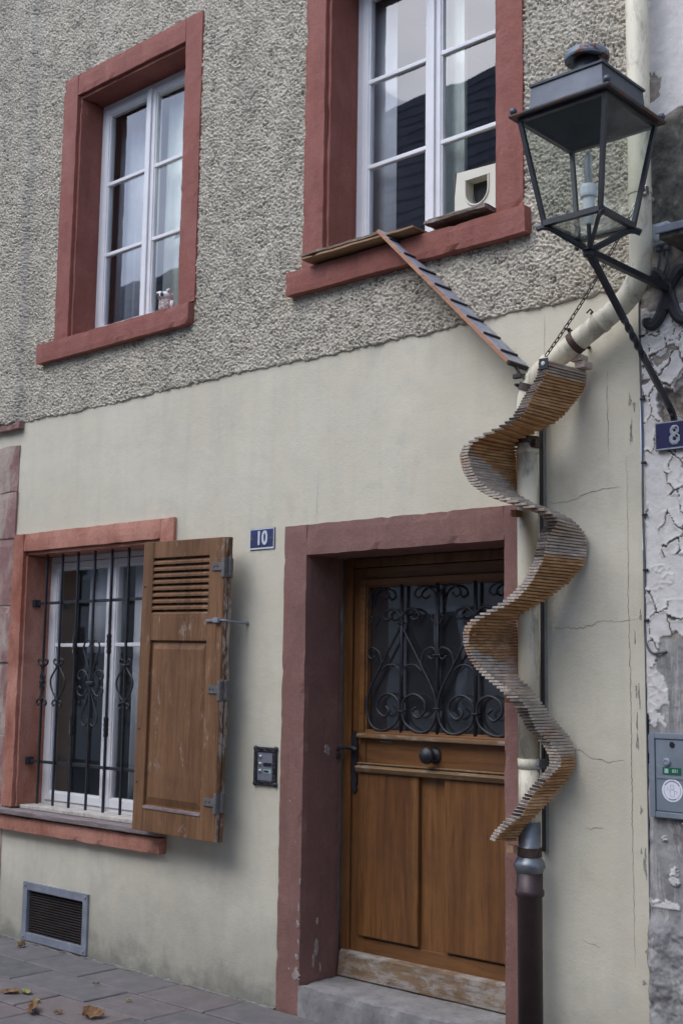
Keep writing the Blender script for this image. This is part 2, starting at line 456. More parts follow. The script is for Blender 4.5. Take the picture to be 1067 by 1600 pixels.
DGLASS = m_glass('door_glass', 4.0, tint=(.6, .63, .65), dirt=.07, dirtc=(.3,.32,.34), wav=.0012)
LGLASS = m_glass('lantern_glass', 1.4, tint=(.88, .91, .88), dirt=.022, dirtc=(.34, .36, .33))
DOORW = wood('door_wood', (.095, .036, .010), (.235, .105, .032), 'z', .8, .42, bump=.0005, spec=.45, coat=.12, worn=(.30, .17, .08), wornlim=(.7, .8))
DOORH = wood('door_rail_wood', (.10, .040, .011), (.24, .108, .034), 'x', .8, .42, bump=.0005, spec=.45, coat=.12, worn=(.32, .19, .09), wornlim=(.68, .8))
DOORE = wood('worn_door_moulding', (.12, .065, .028), (.26, .16, .075), 'x', .9, .6, bump=.001, worn=(.36, .3, .24), wornlim=(.52, .66))
SHUT = wood('shutter_wood', (0.115, 0.050, 0.019), (0.248, 0.127, 0.055), 'z', .9, .62, worn=(.33, .25, .19), wornlim=(.585, .66), bump=.0012)
SHUTE = wood('worn_shutter_edge', (.10, .05, .022), (.23, .125, .06), 'z', .9, .75, worn=(.38, .31, .25), wornlim=(.48, .56), bump=.0016)
GREYW = wood('grey_weathered_board', (.115, .11, .12), (.30, .29, .31), 'x', 1.1, .8, worn=(.2, .15, .12), wornlim=(.58, .72), bump=.0012)
BOARDU = wood('bare_pine', (.2, .11, .055), (.38, .23, .12), 'x', 1., .7, worn=(.2, .15, .12), wornlim=(.6, .75), bump=.0010)
ORANGEW = wood('orange_edge', (.34, .15, .07), (.52, .27, .15), 'x', 1., .65, worn=(.3, .2, .15), wornlim=(.6, .75), bump=.0006)
SHELFW = wood('mossy_board', (.11, .075, .05), (.24, .17, .115), 'x', 1., .8, worn=(.33, .29, .25), wornlim=(.52, .62), bump=.0014)
BLOCKW = wood('pale_block', (.46, .35, .29), (.66, .54, .47), 'd', 1., .75, worn=(.25, .12, .08), wornlim=(.6, .7))
BLOCKO = wood('orange_block', (.22, .09, .04), (.36, .17, .08), 'd', 1., .6)
SILLW = m_sill()
IRON = plain('wrought_iron', (.032, .033, .037), .5, .3, 20, .35, .0006, 90, spec=.5)
IRONB = plain('lantern_iron', (.045, .047, .052), .42, .3, 10, .4, .0006, 60, spec=.5, c2=(.10, .05, .035), c2lim=(.66, .75))
ZINC = plain('weathered_zinc', (.10, .112, .13), .5, .22, 7, .55, .0006, 50, spec=.5, c2=(.13, .055, .035), c2lim=(.64, .70))
HINGE = plain('tarnished_hinge', (.14, .135, .13), .65, .25, 20, .3, .0005, 60, c2=(.13, .08, .05), c2lim=(.55, .7))
ZINCP = plain('zinc_pipe', (.22, .24, .25), .42, .3, 12, .7, .0004, 60)
GREYM = plain('galvanised_frame', (.25, .27, .30), .6, .2, 10, .3, .0005, 60, c2=(.16, .14, .13), c2lim=(.6, .75))
BOXM = plain('grey_box_paint', (.19, .225, .25), .55, .18, 7, .1, .0005, 50, c2=(.3, .31, .31), c2lim=(.58, .75))
DARK = plain('dark_void', (.02, .018, .016), .9, .2, 8, bump=0)
CLAMP = plain('rusty_clamp', (.06, .045, .038), .6, .4, 30, .4, .0006, 90, c2=(.13, .06, .035), c2lim=(.5, .62))
STEEL = plain('steel', (.5, .5, .5), .3, .1, 20, .9, 0)
PIPEC = plain('cream_pipe', (.63, .58, .43), .5, .09, 6, bump=.0004, bs=30, c2=(.26, .23, .17), c2lim=(.51, .68), spots=((.06, .055, .05), 30, .70), stretch=(1, 1, .35))
PIPEB = plain('brown_cast_pipe', (.05, .03, .028), .4, .25, 9, .15, .0006, 50, c2=(.09, .075, .07), c2lim=(.62, .8))
BLUE = plain('blue_enamel', (.042, .055, .125), .3, .2, 14, bump=0, spec=.5, c2=(.10, .09, .08), c2lim=(.66, .7))
NAVY = plain('navy_enamel', (.022, .022, .075), .3, .12, 10, bump=0, spec=.6)
ENW = plain('enamel_white', (.6, .62, .66), .3, .08, 20, bump=0, spec=.5)
ENG = plain('enamel_grey', (.27, .30, .31), .4, .15, 40, bump=0, spec=.5)
SILV = plain('panel_silver', (.26, .27, .3), .4, .08, 20, .4, 0)
BLACK = plain('black_label', (.02, .02, .022), .4, .1, 20, bump=0)
GREEN = plain('green_label', (.02, .11, .065), .35, .1, 20, bump=0)
PALEG = plain('pale_print', (.35, .5, .42), .4, .1, 20, bump=0)
PAPER = plain('white_sticker', (.72, .72, .76), .4, .04, 20, bump=0)
INK = plain('sticker_ink', (.09, .09, .10), .5, .1, 20, bump=0)
ROOMW = plain('room_wall', (.42, .40, .37), .9, .05, 3, bump=0)
CURT = plain('grey_curtain', (.56, .57, .57), .9, .06, 10, bump=0)
CURTG = plain('pale_green_curtain', (.70, .76, .64), .9, .06, 10, bump=0)
BULBW = plain('lamp_white', (.75, .77, .78), .3, .04, 10, bump=0)
JBOX = plain('junction_white', (.5, .53, .54), .5, .12, 14, c2=(.3, .3, .28), c2lim=(.6, .75))
CABLE = plain('grey_cable', (.10, .105, .11), .6, .2, 20, bump=0)
LEAFM = plain('dry_leaf', (.17, .085, .035), .7, .35, 40, bump=.001, bs=80, c2=(.30, .20, .08), c2lim=(.5, .7))
LEAFY = plain('yellow_leaf', (.24, .23, .07), .7, .3, 40, bump=.001, bs=80, c2=(.2, .22, .06), c2lim=(.5, .7))
OWLW = plain('owl_white', (.72, .69, .65), .7, .06, 30, bump=.001, bs=120)
OWLB = plain('owl_brown', (.36, .26, .22), .7, .3, 60, bump=.001, bs=150, c2=(.65, .6, .55), c2lim=(.48, .56))
SAND = plain('joint_sand', (.25, .235, .21), .95, .25, 30, bump=.002, bs=150)
ASPH = plain('street_asphalt', (.06, .06, .06), .9, .25, 30, bump=.002, bs=90)
TILE = plain('roof_tile', (.24, .245, .285), .8, .35, 6, bump=.004, bs=12)
OPPW = plain('opposite_plaster', (.42, .40, .36), .9, .1, 2, bump=0)
OPPL = plain('pale_plaster', (.5, .48, .43), .9, .1, 2, bump=0)
PLANTG = plain('plant_green', (.10, .14, .05), .6, .3, 20, bump=0)
HOLE = plain('broken_brick', (.05, .03, .022), .95, .5, 30, bump=.003, bs=80)
CRACKM = plain('crack_line', (.20, .19, .15), .95, .2, 50, bump=0)
TILEG = plain('pale_frame_paint', (.6, .6, .58), .5, .05, 6, bump=0)

# ------------------------------------------------------------------ the two houses
WX0, WX1 = -8.4, -2.425
house = thing('townhouse', 'cream plastered town house with roughcast upper storey and red stone frames', 'house', (-4.6, 0, 0))

def wall_cells(bm, xs, zs, holes, d, back):
    """flat wall front with reveals at the openings"""
    xs = sorted(set([a for a in xs] + [h[0] for h in holes] + [h[1] for h in holes]))
    zs = sorted(set([a for a in zs] + [h[2] for h in holes] + [h[3] for h in holes]))
    def inh(x, z): return any(h[0] < x < h[1] and h[2] < z < h[3] for h in holes)
    for a, b in zip(xs, xs[1:]):
        for p, q in zip(zs, zs[1:]):
            if not inh((a + b) / 2, (p + q) / 2):
                bm.faces.new([bm.verts.new(V(*c)) for c in ((a, d, p), (b, d, p), (b, d, q), (a, d, q))])
    for h in holes:
        x0, x1, z0, z1 = h
        for c in (((x0, d, z0), (x0, back, z0), (x0, back, z1), (x0, d, z1)), ((x1, d, z0), (x1, back, z0), (x1, back, z1), (x1, d, z1)),
                  ((x0, d, z0), (x0, back, z0), (x1, back, z0), (x1, d, z0)), ((x0, d, z1), (x0, back, z1), (x1, back, z1), (x1, d, z1))):
            bm.faces.new([bm.verts.new(V(*p)) for p in c])
    bmesh.ops.remove_doubles(bm, verts=bm.verts, dist=1e-5)

b = B()
wall_cells(b, [WX0, WX1], [-.2, 3.205], [(-6.78, -5.33, .70, 2.40), (-4.30, -3.05, -.2, 2.25), (-6.53, -5.97, .03, .335)], 0, -.45)
# back and end faces so the wall is a closed thickness
box(b, WX0, WX0 + .02, -.45, -.002, -.2, 3.2)
obj('wall', b, PLASTER, house)

# roughcast upper storey: a real relief of thrown lumps
def roughcast():
    st = .0039
    xs = np.arange(WX0 + .9, -2.40, st)
    zs = 3.19 + np.concatenate([[0, 0], np.arange(st, 3.3, st)])
    X, Z = np.meshgrid(xs, zs)
    zb = (fbm(xs, xs * 0, 1.3, 3, 5) - .5) * .03 + (fbm(xs, xs * 0, 30, 3, 9) - .5) * .024
    fade = np.clip(1 - (Z - 3.19) / .12, 0, 1)
    Zw = Z + zb[None, :] * fade
    wx = X + (fbm(X, Z, 30, 2, 21) - .5) * .012; wz = Z + (fbm(X, Z, 30, 2, 31) - .5) * .012
    # thrown grit: two sizes of angular grain, each at its own height, with holes between
    r = np.random.RandomState(77); T = r.rand(128, 128); J = r.rand(128, 128, 2)
    def grains(x, z, s, off):
        x = x * s + off; z = z * s
        xi = np.floor(x).astype(int); zi = np.floor(z).astype(int); best = np.zeros(x.shape)
        for a in (-1, 0, 1):
            for b_ in (-1, 0, 1):
                k = ((xi + a) % 128, (zi + b_) % 128); j = J[k]; hh = T[k]
                dx = xi + a + j[..., 0] - x; dz = zi + b_ + j[..., 1] - z
                an = hh * 40; u = dx * np.cos(an) + dz * np.sin(an); v = -dx * np.sin(an) + dz * np.cos(an)
                d = np.maximum(np.abs(u) * .85, np.abs(v) * 1.35) * .6 + np.hypot(u, v * 1.4) * .55
                best = np.maximum(best, np.clip(1.12 - d * 1.55, 0, .62) * (.35 + 1.0 * hh))
        return best
    g1 = grains(wx, wz, 68, 0); g2 = grains(wx + .31, wz, 118, 17.3)
    n = fbm(X, Z, 110, 2, 41)
    patch = fbm(X, Z, 2.2, 3, 51); mid = fbm(X, Z, 16, 2, 57)
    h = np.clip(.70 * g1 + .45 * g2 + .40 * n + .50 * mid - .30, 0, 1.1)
    D = .0005 + h * (.0150 + .007 * patch) * (.62 + .76 * fbm(X, Z, 6.5, 3, 58)) + .005 * (fbm(X, Z, 9, 2, 59) - .3)
    D = np.minimum(D, .0215)
    # the corner pilaster on the left stands forward
    D = D + .045 * sstep(-6.80, -6.87, X + (fbm(X, Z, 3, 2, 61) - .5) * .03) + .004 * (fbm(X, Z, 1.1, 2, 71) - .5)
    D[0, :] = -.004
    D[1, :] = np.minimum(D[1, :], .006)
    cx = (X[:-1, :-1] + X[1:, 1:]) / 2; cz = (Z[:-1, :-1] + Z[1:, 1:]) / 2
    mask = np.ones(cx.shape, bool)
    for x0, x1, z0, z1 in ((-6.505, -5.205, 3.53, 5.415), (-4.32, -2.985, 3.53, 5.415), (-6.63, -5.17, 3.53, 3.65), (-4.40, -2.93, 3.53, 3.65)):
        mask &= ~((cx > x0 + .008) & (cx < x1 - .008) & (cz > z0 + .008) & (cz < z1 - .008))
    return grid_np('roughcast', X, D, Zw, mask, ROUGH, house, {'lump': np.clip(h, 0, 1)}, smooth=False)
roughcast()
b = B(); box(b, WX0, WX0 + .9, -.3, .045, 3.2, 6.6)
wall_cells(b, [WX0 + .9, WX1], [6.48, 6.9], [], .006, 0)
box(b, WX0, WX1, -.45, -.03, 6.6, 6.9)
obj('upper_wall', b, plain('far_roughcast', (.40, .375, .31), .95, .45, 60, bump=.012, bs=55, c2=(.16, .15, .125), c2lim=(.52, .62)), house)

# sandstone quoins at the left corner
b = B(); z = -.1; k = 0
hs = [.42, .5, .38, .45, .36, .43, .30, .31]
for hq in hs:
    w = .0 if k % 2 else .012
    stone(b, WX0 + .3, -6.842 + w * .3, -.02, .010 + w * .5, z + .003, z + hq - .003, .045, .003, k); z += hq; k += 1
stone(b, WX0 + .3, -6.81, -.02, .044, 3.145, 3.20, .03, .002, 77)
obj('corner_stones', b, QUOIN, house, smooth=False)

# ------------------------------------------------------------------ windows
def room(bm, x0, x1, z0, z1, d0, depth=1.6, m=.35):
    for c in (((x0 - m, d0 - depth, z0 - m), (x1 + m, d0 - depth, z0 - m), (x1 + m, d0 - depth, z1 + m), (x0 - m, d0 - depth, z1 + m)),
              ((x0 - m, d0, z0 - m), (x0 - m, d0 - depth, z0 - m), (x0 - m, d0 - depth, z1 + m), (x0 - m, d0, z1 + m)),
              ((x1 + m, d0, z0 - m), (x1 + m, d0 - depth, z0 - m), (x1 + m, d0 - depth, z1 + m), (x1 + m, d0, z1 + m)),
              ((x0 - m, d0, z0 - m), (x1 + m, d0, z0 - m), (x1 + m, d0 - depth, z0 - m), (x0 - m, d0 - depth, z0 - m)),
              ((x0 - m, d0, z1 + m), (x1 + m, d0, z1 + m), (x1 + m, d0 - depth, z1 + m), (x0 - m, d0 - depth, z1 + m))):
        bm.faces.new([bm.verts.new(V(*p)) for p in c])
    # wall thickness round the opening, seen from inside
    for a in ((x0 - m, x0, z0 - m, z1 + m), (x1, x1 + m, z0 - m, z1 + m), (x0, x1, z0 - m, z0), (x0, x1, z1, z1 + m)):
        bm.faces.new([bm.verts.new(V(*p)) for p in ((a[0], d0, a[2]), (a[1], d0, a[2]), (a[1], d0, a[3]), (a[0], d0, a[3]))])

def curtain(x0, x1, z0, z1, d, mat, parent, folds=9, amp=.018, name='curtain'):
    bm = B(); n = folds * 10; prev = None
    for i in range(n + 1):
        x = x0 + (x1 - x0) * i / n; dd = d + amp * math.sin(2 * PI * folds * i / n + math.sin(i * .3)) 
        cur = [bm.verts.new(V(x, dd, z0)), bm.verts.new(V(x, dd * .3 + d * .7, z1))]
        if prev: bm.faces.new([prev[0], cur[0], cur[1], prev[1]])
        prev = cur
    o = obj(name, bm, mat, parent, smooth=True)
    s = o.modifiers.new('thick', 'SOLIDIFY'); s.thickness = .002
    return o

def surround(win, x0, x1, z0, z1, w, wt, back, mat, sill, front=.024):
    """stone frame: jambs, lintel with a rabbet, projecting sill.  x0..z1 = clear opening"""
    b = B()
    stone(b, x0 - w, x0 - .022, back, front, z0, z1 + wt, seed=1)
    stone(b, x1 + .022, x1 + w, back, front, z0, z1 + wt, seed=2)
    stone(b, x0 - .022, x1 + .022, back, front - .001, z1 + .022, z1 + wt, seed=3)
    stone(b, x0 - .0225, x0, back, front - .022, z0, z1, seed=4, step=.05)
    stone(b, x1, x1 + .0225, back, front - .022, z0, z1, seed=5, step=.05)
    stone(b, x0 - .0225, x1 + .0225, back, front - .023, z1, z1 + .0225, seed=6, step=.05)
    obj('stone_frame', b, mat, win)
    b = B()
    stone(b, sill[0], sill[1], back + .0, sill[4], sill[2], sill[3], seed=7, chip=.01)
    obj('stone_sill', b, mat, win)

def casement(win, x0, x1, z0, z1, d, nm, lw=.038, ms=.10, bot=.05):
    """white wooden double casement in the opening; returns pane rectangles"""
    b = B(); frame(b, x0, x1, z0, z1, lw, d - .06, d, .004, wb=.035)
    b.normal_update()
    # (the fixed frame is the window's own mesh, made by the caller)
    xc = (x0 + x1) / 2; panes = []
    sw = .042
    for s, (a, c) in enumerate(((x0 + lw + .003, xc - .004), (xc + .004, x1 - lw - .003))):
        bb = B(); za, zb = z0 + .038, z1 - lw - .003
        frame(bb, a, c, za, zb, sw, d - .045, d + .010, .005, wb=bot)
        frame(bb, a + sw - .006, c - sw + .006, za + bot - .006, zb - sw + .006, .014, d - .03, d + .002, .003)
        if s == 0: box(bb, c - .018, c + .020, d + .0115, d + .024, za, zb, .004)
        sash = obj('sash', bb, WHITE, win)
        ga, gb, gc, gd = a + sw, c - sw, za + bot, zb - sw
        for k in range(nm):
            zz = gc + (gd - gc) * (k + 1) / (nm + 1) if nm != 1 else gc + (gd - gc) * .655
            mb = B(); box(mb, ga - .004, gb + .004, d - .022, d + .006, zz - .011, zz + .011, .004)
            obj('glazing_bar', mb, WHITE, win)
        pb = B(); pb.faces.new([pb.verts.new(V(*p)) for p in ((ga - .005, d - .012, gc - .005), (gb + .005, d - .012, gc - .005), (gb + .005, d - .012, gd + .005), (ga - .005, d - .012, gd + .005))])
        obj('pane', pb, GLASS, win)
        panes.append((ga, gb, gc, gd))
    return b, panes

def add_window(label, x0, x1, z0, z1, d, w, wt, mat, sill, nm, roomdepth=1.6):
    """window part of the house: its mesh is the fixed white frame; sub-parts hang below it"""
    b = B(); lw = .038
    frame(b, x0, x1, z0, z1, lw, d - .07, d, .004, wb=.035)
    win = obj('window', b, WHITE, house, label=label)
    surround(win, x0, x1, z0, z1, w, wt, d - .09, mat, sill)
    bb, panes = casement(win, x0, x1, z0, z1, d, nm); bb.free()
    r = B(); room(r, x0, x1, z0, z1, d - .075, roomdepth); obj('room_lining', r, ROOMW, win)
    return win, panes

w1, p1 = add_window('tall white casement window in red stone frame at upper left', -6.330, -5.325, 3.665, 5.237, -.165, .170, .165, RED, (-6.632, -5.165, 3.530, 3.657, .060), 2)
w2, p2 = add_window('tall white casement window with cat flap at upper right', -4.158, -3.130, 3.665, 5.237, -.205, .165, .165, RED, (-4.402, -2.932, 3.530, 3.657, .062), 2)
w3, p3 = add_window('barred white window in faded orange stone frame on the ground floor', -6.700, -5.410, .775, 2.322, -.175, .138, .138, ORED, (-6.86, -5.275, .640, .728, .052), 1)
b = B(); box(b, -6.86, -5.262, -.13, .075, .737, .766, .005); obj('sill_board', b, SILLW, w3)
b = B(); box(b, -6.70, -5.41, -.175, -.02, .768, .790, .004); obj('inner_sill', b, plain('worn_cream_sill', (.47, .44, .38), .7, .2, 14, c2=(.25, .21, .18), c2lim=(.55, .66)), w3)

curtain(p1[1][0] - .02, p1[1][1] + .1, 3.6, 5.2, -.275, CURTG, w1, 5)
curtain(p1[0][0] - .1, p1[0][0] + .17, 3.6, 5.2, -.33, CURT, w1, 3)
curtain(p2[1][0] - .10, p2[1][0] + .04, 3.6, 5.2, -.36, CURTG, w2, 2)
curtain(p3[1][0] + .06, p3[1][1] + .1, .8, 2.3, -.262, CURT, w3, 9, .012)
curtain(p3[0][0] + .20, p3[0][1] + .05, 1.72, 2.3, -.275, CURT, w3, 4, .012)

curtain(p2[0][0] - .12, p2[0][0] + .11, 3.6, 5.2, -.30, CURT, w2, 2, .01)
curtain(p2[1][0] - .06, p2[1][0] + .07, 3.6, 5.2, -.30, CURTG, w2, 2, .01)
# a leafy plant standing behind the upper left window
pl = thing('window_plant', 'leafy green plant behind the right sash of the upper left window', 'plant', (-5.52, -.27, 3.66))
b = B()
for k in range(46):
    a = random.uniform(0, 2 * PI); r = random.uniform(.02, .10); z = 3.95 + random.uniform(0, .32)
    c = V(-5.52 + r * math.cos(a), -.265 + .03 * math.sin(a), z); L = random.uniform(.05, .10)
    u = Vector((math.cos(a), .3 * math.sin(a), random.uniform(-.9, .5))).normalized() * L; s = u.cross(Vector((0, 1, 0))).normalized() * L * .22
    q = [c, c + u * .5 + s, c + u, c + u * .5 - s]; b.faces.new([b.verts.new(p) for p in q])
obj('foliage', b, PLANTG, pl)
b = B(); tube(b, [V(-5.52, -.265, 3.76), V(-5.515, -.262, 4.0), V(-5.53, -.265, 4.22)], [.007, .006, .003], 6); obj('stem', b, PLANTG, pl)
b = B(); lathe(b, [(.045, 0), (.06, .10), (.065, .10), (.065, .115), (.055, .115), (.05, .09)], (-5.52, -.265, 3.665), 20); obj('pot', b, QUOIN, pl, smooth=False)

# cat flap set into the lower right pane
d0 = -.205
b = B()
fx0, fx1, fz0, fz1 = -3.475, -3.238, 3.775, 4.008
cx = (fx0 + fx1) / 2 + .012; cz = (fz0 + fz1) / 2 + .004; r = .066; N_ = 20
hole = [(-r, r * .95)] + [(-r * math.cos(PI * k / N_), -.004 - (r * 1.05) * math.sin(PI * k / N_)) for k in range(N_ + 1)] + [(r, r * .95)]
hx0, hx1, hz0, hz1 = fx0 - cx, fx1 - cx, fz0 - cz, fz1 - cz
def edge_pt(a, c):       # push a point of the opening out to the plate's edge
    s = min((hx1 / a) if a > 1e-6 else (hx0 / a if a < -1e-6 else 1e9), (hz1 / c) if c > 1e-6 else (hz0 / c if c < -1e-6 else 1e9)); return a * s, c * s
loop = hole + [(-r, r * .95)]
for (a, c), (e, f) in zip(loop, loop[1:]):
    A, E_ = edge_pt(a, c), edge_pt(e, f)
    b.faces.new([b.verts.new(V(*p)) for p in ((cx + a, d0 + .052, cz + c), (cx + e, d0 + .052, cz + f), (cx + E_[0], d0 + .052, cz + E_[1]), (cx + A[0], d0 + .052, cz + A[1]))])
    b.faces.new([b.verts.new(V(*p)) for p in ((cx + a, d0 + .052, cz + c), (cx + e, d0 + .052, cz + f), (cx + e, d0 - .012, cz + f), (cx + a, d0 - .012, cz + c))])
for c0, c1 in (((hx0, hz0), (hx1, hz0)), ((hx1, hz0), (hx1, hz1)), ((hx1, hz1), (hx0, hz1)), ((hx0, hz1), (hx0, hz0))):
    b.faces.new([b.verts.new(V(*p)) for p in ((cx + c0[0], d0 + .052, cz + c0[1]), (cx + c1[0], d0 + .052, cz + c1[1]), (cx + c1[0], d0 - .02, cz + c1[1]), (cx + c0[0], d0 - .02, cz + c0[1]))])
for a in (hx0 / 2 * 1.0,): pass
# fill the corner triangles of the plate
for sx, sz in ((hx0, hz1), (hx1, hz1), (hx0, hz0), (hx1, hz0)):
    best = [edge_pt(a, c) for a, c in loop]
    on_v = [q for q in best if abs(q[0] - sx) < 1e-5 and q[1] * sz > 0]; on_h = [q for q in best if abs(q[1] - sz) < 1e-5 and q[0] * sx > 0]
    if on_v and on_h:
        qa = max(on_v, key=lambda q: abs(q[1])); qb = max(on_h, key=lambda q: abs(q[0]))
        if abs(qa[1] - sz) > 1e-4 or abs(qb[0] - sx) > 1e-4:
            b.faces.new([b.verts.new(V(*p)) for p in ((cx + qa[0], d0 + .0521, cz + qa[1]), (cx + sx, d0 + .0521, cz + sz), (cx + qb[0], d0 + .0521, cz + qb[1]))])
tube(b, [V(cx + a * 1.02, d0 + .054, cz + c * 1.02) for a, c in hole], .005, 8)
cf = obj('cat_flap', b, CREAMP, w2)
b = B(); extrude_xz(b, [(cx + a, cz + c) for a, c in hole], d0 - .016, d0 - .011); obj('flap_door', b, plain('smoked_flap', (.045, .042, .042), .2, .1, 5, bump=0), w2)
b = B(); tube(b, [V(cx + a * .9, d0 - .004, cz + c * .9) for a, c in hole[1:-1]], .005, 6); obj('flap_rim', b, plain('flap_seal', (.16, .16, .165), .4, .1, 5, bump=0), w2)

# ------------------------------------------------------------------ iron grille of the ground floor window
gd = -.07
b = B()
gx = [-6.572, -6.411, -6.250, -6.083, -5.918, -5.760, -5.598, -5.44]
gr = None
for zz in (2.022, 1.052):
    b = B(); box(b, -6.70, -5.41, gd - .006, gd + .006, zz - .009, zz + .009, .002)
    for s in (-6.695, -5.415): box(b, s - .012 if s < -6 else s - .008, s + .022 if s < -6 else s + .01, gd - .022, gd + .022, zz - .024, zz + .024, .005)
    if gr is None: gr = obj('window_grille', b, IRON, house, label='black wrought iron bars with scrolls in front of the ground floor window')
    else: obj('crossbar', b, IRON, gr)
for i, x in enumerate(gx):
    b = B(); zt = 2.325; rr = .0085
    pts = []; rad = []
    nn = 40
    for k in range(nn + 1):
        z = .80 + (zt - .80) * k / nn; pts.append(V(x, gd + .012, z)); q = rr
        if i in (2, 4) or i == 6:
            for zc in (1.765, 1.285):
                if abs(z - zc) < .05: q = rr * (1.5 - .5 * abs(z - zc) / .05)
        rad.append(q)
    tube(b, pts, rad, 4)
    if i in (2, 4, 6):
        for zc in (1.765, 1.285):
            for ph in (0, PI / 2, PI, 1.5 * PI):
                tube(b, [V(x + .011 * math.cos(ph + 6 * s), gd + .012 + .011 * math.sin(ph + 6 * s), zc - .055 + .11 * s) for s in [j / 10 for j in range(11)]], .005, 5)
    obj('bar', b, IRON, gr)
def bm_scroll(x, kind):
    b = B(); z0 = 1.535; D = gd + .012
    if kind == 'lyre':
        for mx in (1, -1):
            for mz, ln in ((1, 1), (-1, .98)):
                curve_xz(b, [(.012, .01), (.02, .08), (.055, .15), (.078, .205), (.062, .245), (.03, .252), (.014, .232), (.026, .215)], D, .0055, 6, x, z0, mx, mz * ln, taper=True)
                curve_xz(b, [(.012, .015), (.035, .05), (.072, .075), (.112, .066), (.122, .038), (.104, .022), (.088, .034)], D, .0055, 6, x, z0, mx, mz, taper=True)
        box(b, x - .032, x + .032, D - .012, D + .014, z0 - .012, z0 + .012, .006)
    elif kind == 'basket':
        for mx in (1, -1):
            curve_xz(b, [(.012, .10), (.03, .075), (.068, .03), (.072, -.012), (.05, -.055), (.012, -.095)], D, .006, 6, x, z0, mx)
            for mz in (1, -1):
                curve_xz(b, [(.006, .085), (.016, .108), (.04, .112), (.048, .130), (.036, .142), (.025, .133)], D, .0055, 6, x, z0, mx, mz)
        for zz in (.105, -.105): box(b, x - .018, x + .018, D - .012, D + .012, z0 + zz - .007, z0 + zz + .007, .003)
    else:
        for mx in (1, -1):
            for mz in (1, -1):
                curve_xz(b, [(.004, .0), (.02, .03), (.008, .06), (.014, .095), (.04, .108), (.050, .128), (.037, .142), (.024, .132)], D, .006, 6, x, z0, mx, mz)
        for zz in (.0, .105, -.105): box(b, x - .016, x + .016, D - .012, D + .012, z0 + zz - .008, z0 + zz + .008, .003)
    return b
for x, k in ((gx[0], 'curl'), (gx[1], 'basket'), (gx[3], 'lyre'), (gx[5], 'basket'), (gx[6] + .16, 'curl')):
    obj('scroll', bm_scroll(x, k), IRON, gr, smooth=True)

# ------------------------------------------------------------------ shutter (folded leaf, part of the house)
sh_e = bpy.data.objects.new('shutter', None); COL.objects.link(sh_e)
sx0, sx1, sz0, sz1, sd = -5.352, -4.700, .770, 2.302, .16
b = B(); st = .062; t0 = sd - .027
LZ0, LZ1 = 1.900, 2.212      # louvre field
PZ0, PZ1 = .905, 1.770
# stiles and rails
box(b, sx0, sx0 + .085, t0, sd, sz0, sz1, .004); box(b, sx1 - .115, sx1, t0, sd, sz0, sz1, .004)
L0, L1 = sx0 + .085, sx1 - .115
box(b, L0, L1, t0, sd - .0012, LZ1, sz1, .003); box(b, L0, L1, t0, sd - .0012, PZ1, LZ0, .003); box(b, L0, L1, t0, sd - .0012, sz0, PZ0, .003)
bpy.data.objects.remove(sh_e)
shut = obj('shutter', b, SHUT, house, label='folded brown wooden shutter with louvred top, hanging before the right of the barred window')
nl = 9; pitch = (LZ1 - LZ0) / nl
for k in range(nl):
    b = B(); z = LZ0 + k * pitch
    hull8(b, [V(L0 - .002, t0 + .001, z + .022), V(L1 + .002, t0 + .001, z + .022), V(L1 + .002, sd - .002, z - .002), V(L0 - .002, sd - .002, z - .002),
              V(L0 - .002, t0 + .001, z + .030), V(L1 + .002, t0 + .001, z + .030), V(L1 + .002, sd - .002, z + .0135), V(L0 - .002, sd - .002, z + .0135)], .002)
    obj('louvre', b, SHUT, shut)
b = B(); box(b, L0, L1, t0 + .003, t0 + .010, PZ0, PZ1)
x0, x1, z0, z1 = L0 + .032, L1 - .032, PZ0 + .045, PZ1 - .045
hull8(b, [V(L0 + .006, t0 + .0102, PZ0 + .008), V(L1 - .006, t0 + .0102, PZ0 + .008), V(L1 - .006, t0 + .0102, PZ1 - .008), V(L0 + .006, t0 + .0102, PZ1 - .008),
          V(x0, sd - .006, z0), V(x1, sd - .006, z0), V(x1, sd - .006, z1), V(x0, sd - .006, z1)])
obj('panel', b, SHUT, shut)
b = B(); box(b, L0, L1, sd - .012, sd + .003, PZ0 - .018, PZ0 - .001, .003); obj('panel_ledge', b, SILLW, shut)
b = B()      # the second leaf folded behind it, worn edge showing
stone(b, sx0 + .01, sx1 + .004, t0 - .032, t0 - .005, sz0 - .004, sz1 + .003, .05, .003, 9)
obj('folded_leaf', b, SHUTE, shut)
b = B(); stone(b, sx1 - .0005, sx1 + .006, t0 - .001, sd - .002, sz0 + .002, sz1 - .002, .03, .003, 19); obj('worn_edge', b, SHUTE, shut)
for zz in (2.15, 1.525, .965):
    b = B()
    box(b, sx1 - .085, sx1 + .004, sd + .0015, sd + .006, zz - .020, zz + .020, .002)
    box(b, sx1 - .014, sx1 + .0085, t0 - .03, sd + .008, zz - .055, zz + .045, .003)
    lathe(b, [(.008, -.05), (.010, -.045), (.010, .045), (.008, .05)], (sx1 + .012, t0 - .003, zz), 10)
    for xx in (-.07, -.045): lathe(b, [(.005, 0), (.005, .003), (.002, .004)], (sx1 + xx, sd + .006, zz + .004), 8, 'd')
    obj('hinge', b, HINGE, shut)
b = B()
box(b, sx1 - .115, sx1 - .02, sd + .002, sd + .010, 1.868, 1.882, .002); box(b, sx1 - .05, sx1 - .01, sd + .004, sd + .022, 1.862, 1.888, .004)
tube(b, [V(sx1 - .015, sd + .012, 1.876), V(sx1 + .012, sd - .01, 1.874), V(sx1 + .02, .02, 1.866), V(sx1 + .022, -.01, 1.864)], .0055, 6)
lathe(b, [(.012, 0), (.012, .006)], (sx1 + .022, 0, 1.864), 10, 'd')
obj('stay_hook', b, GREYM, shut)
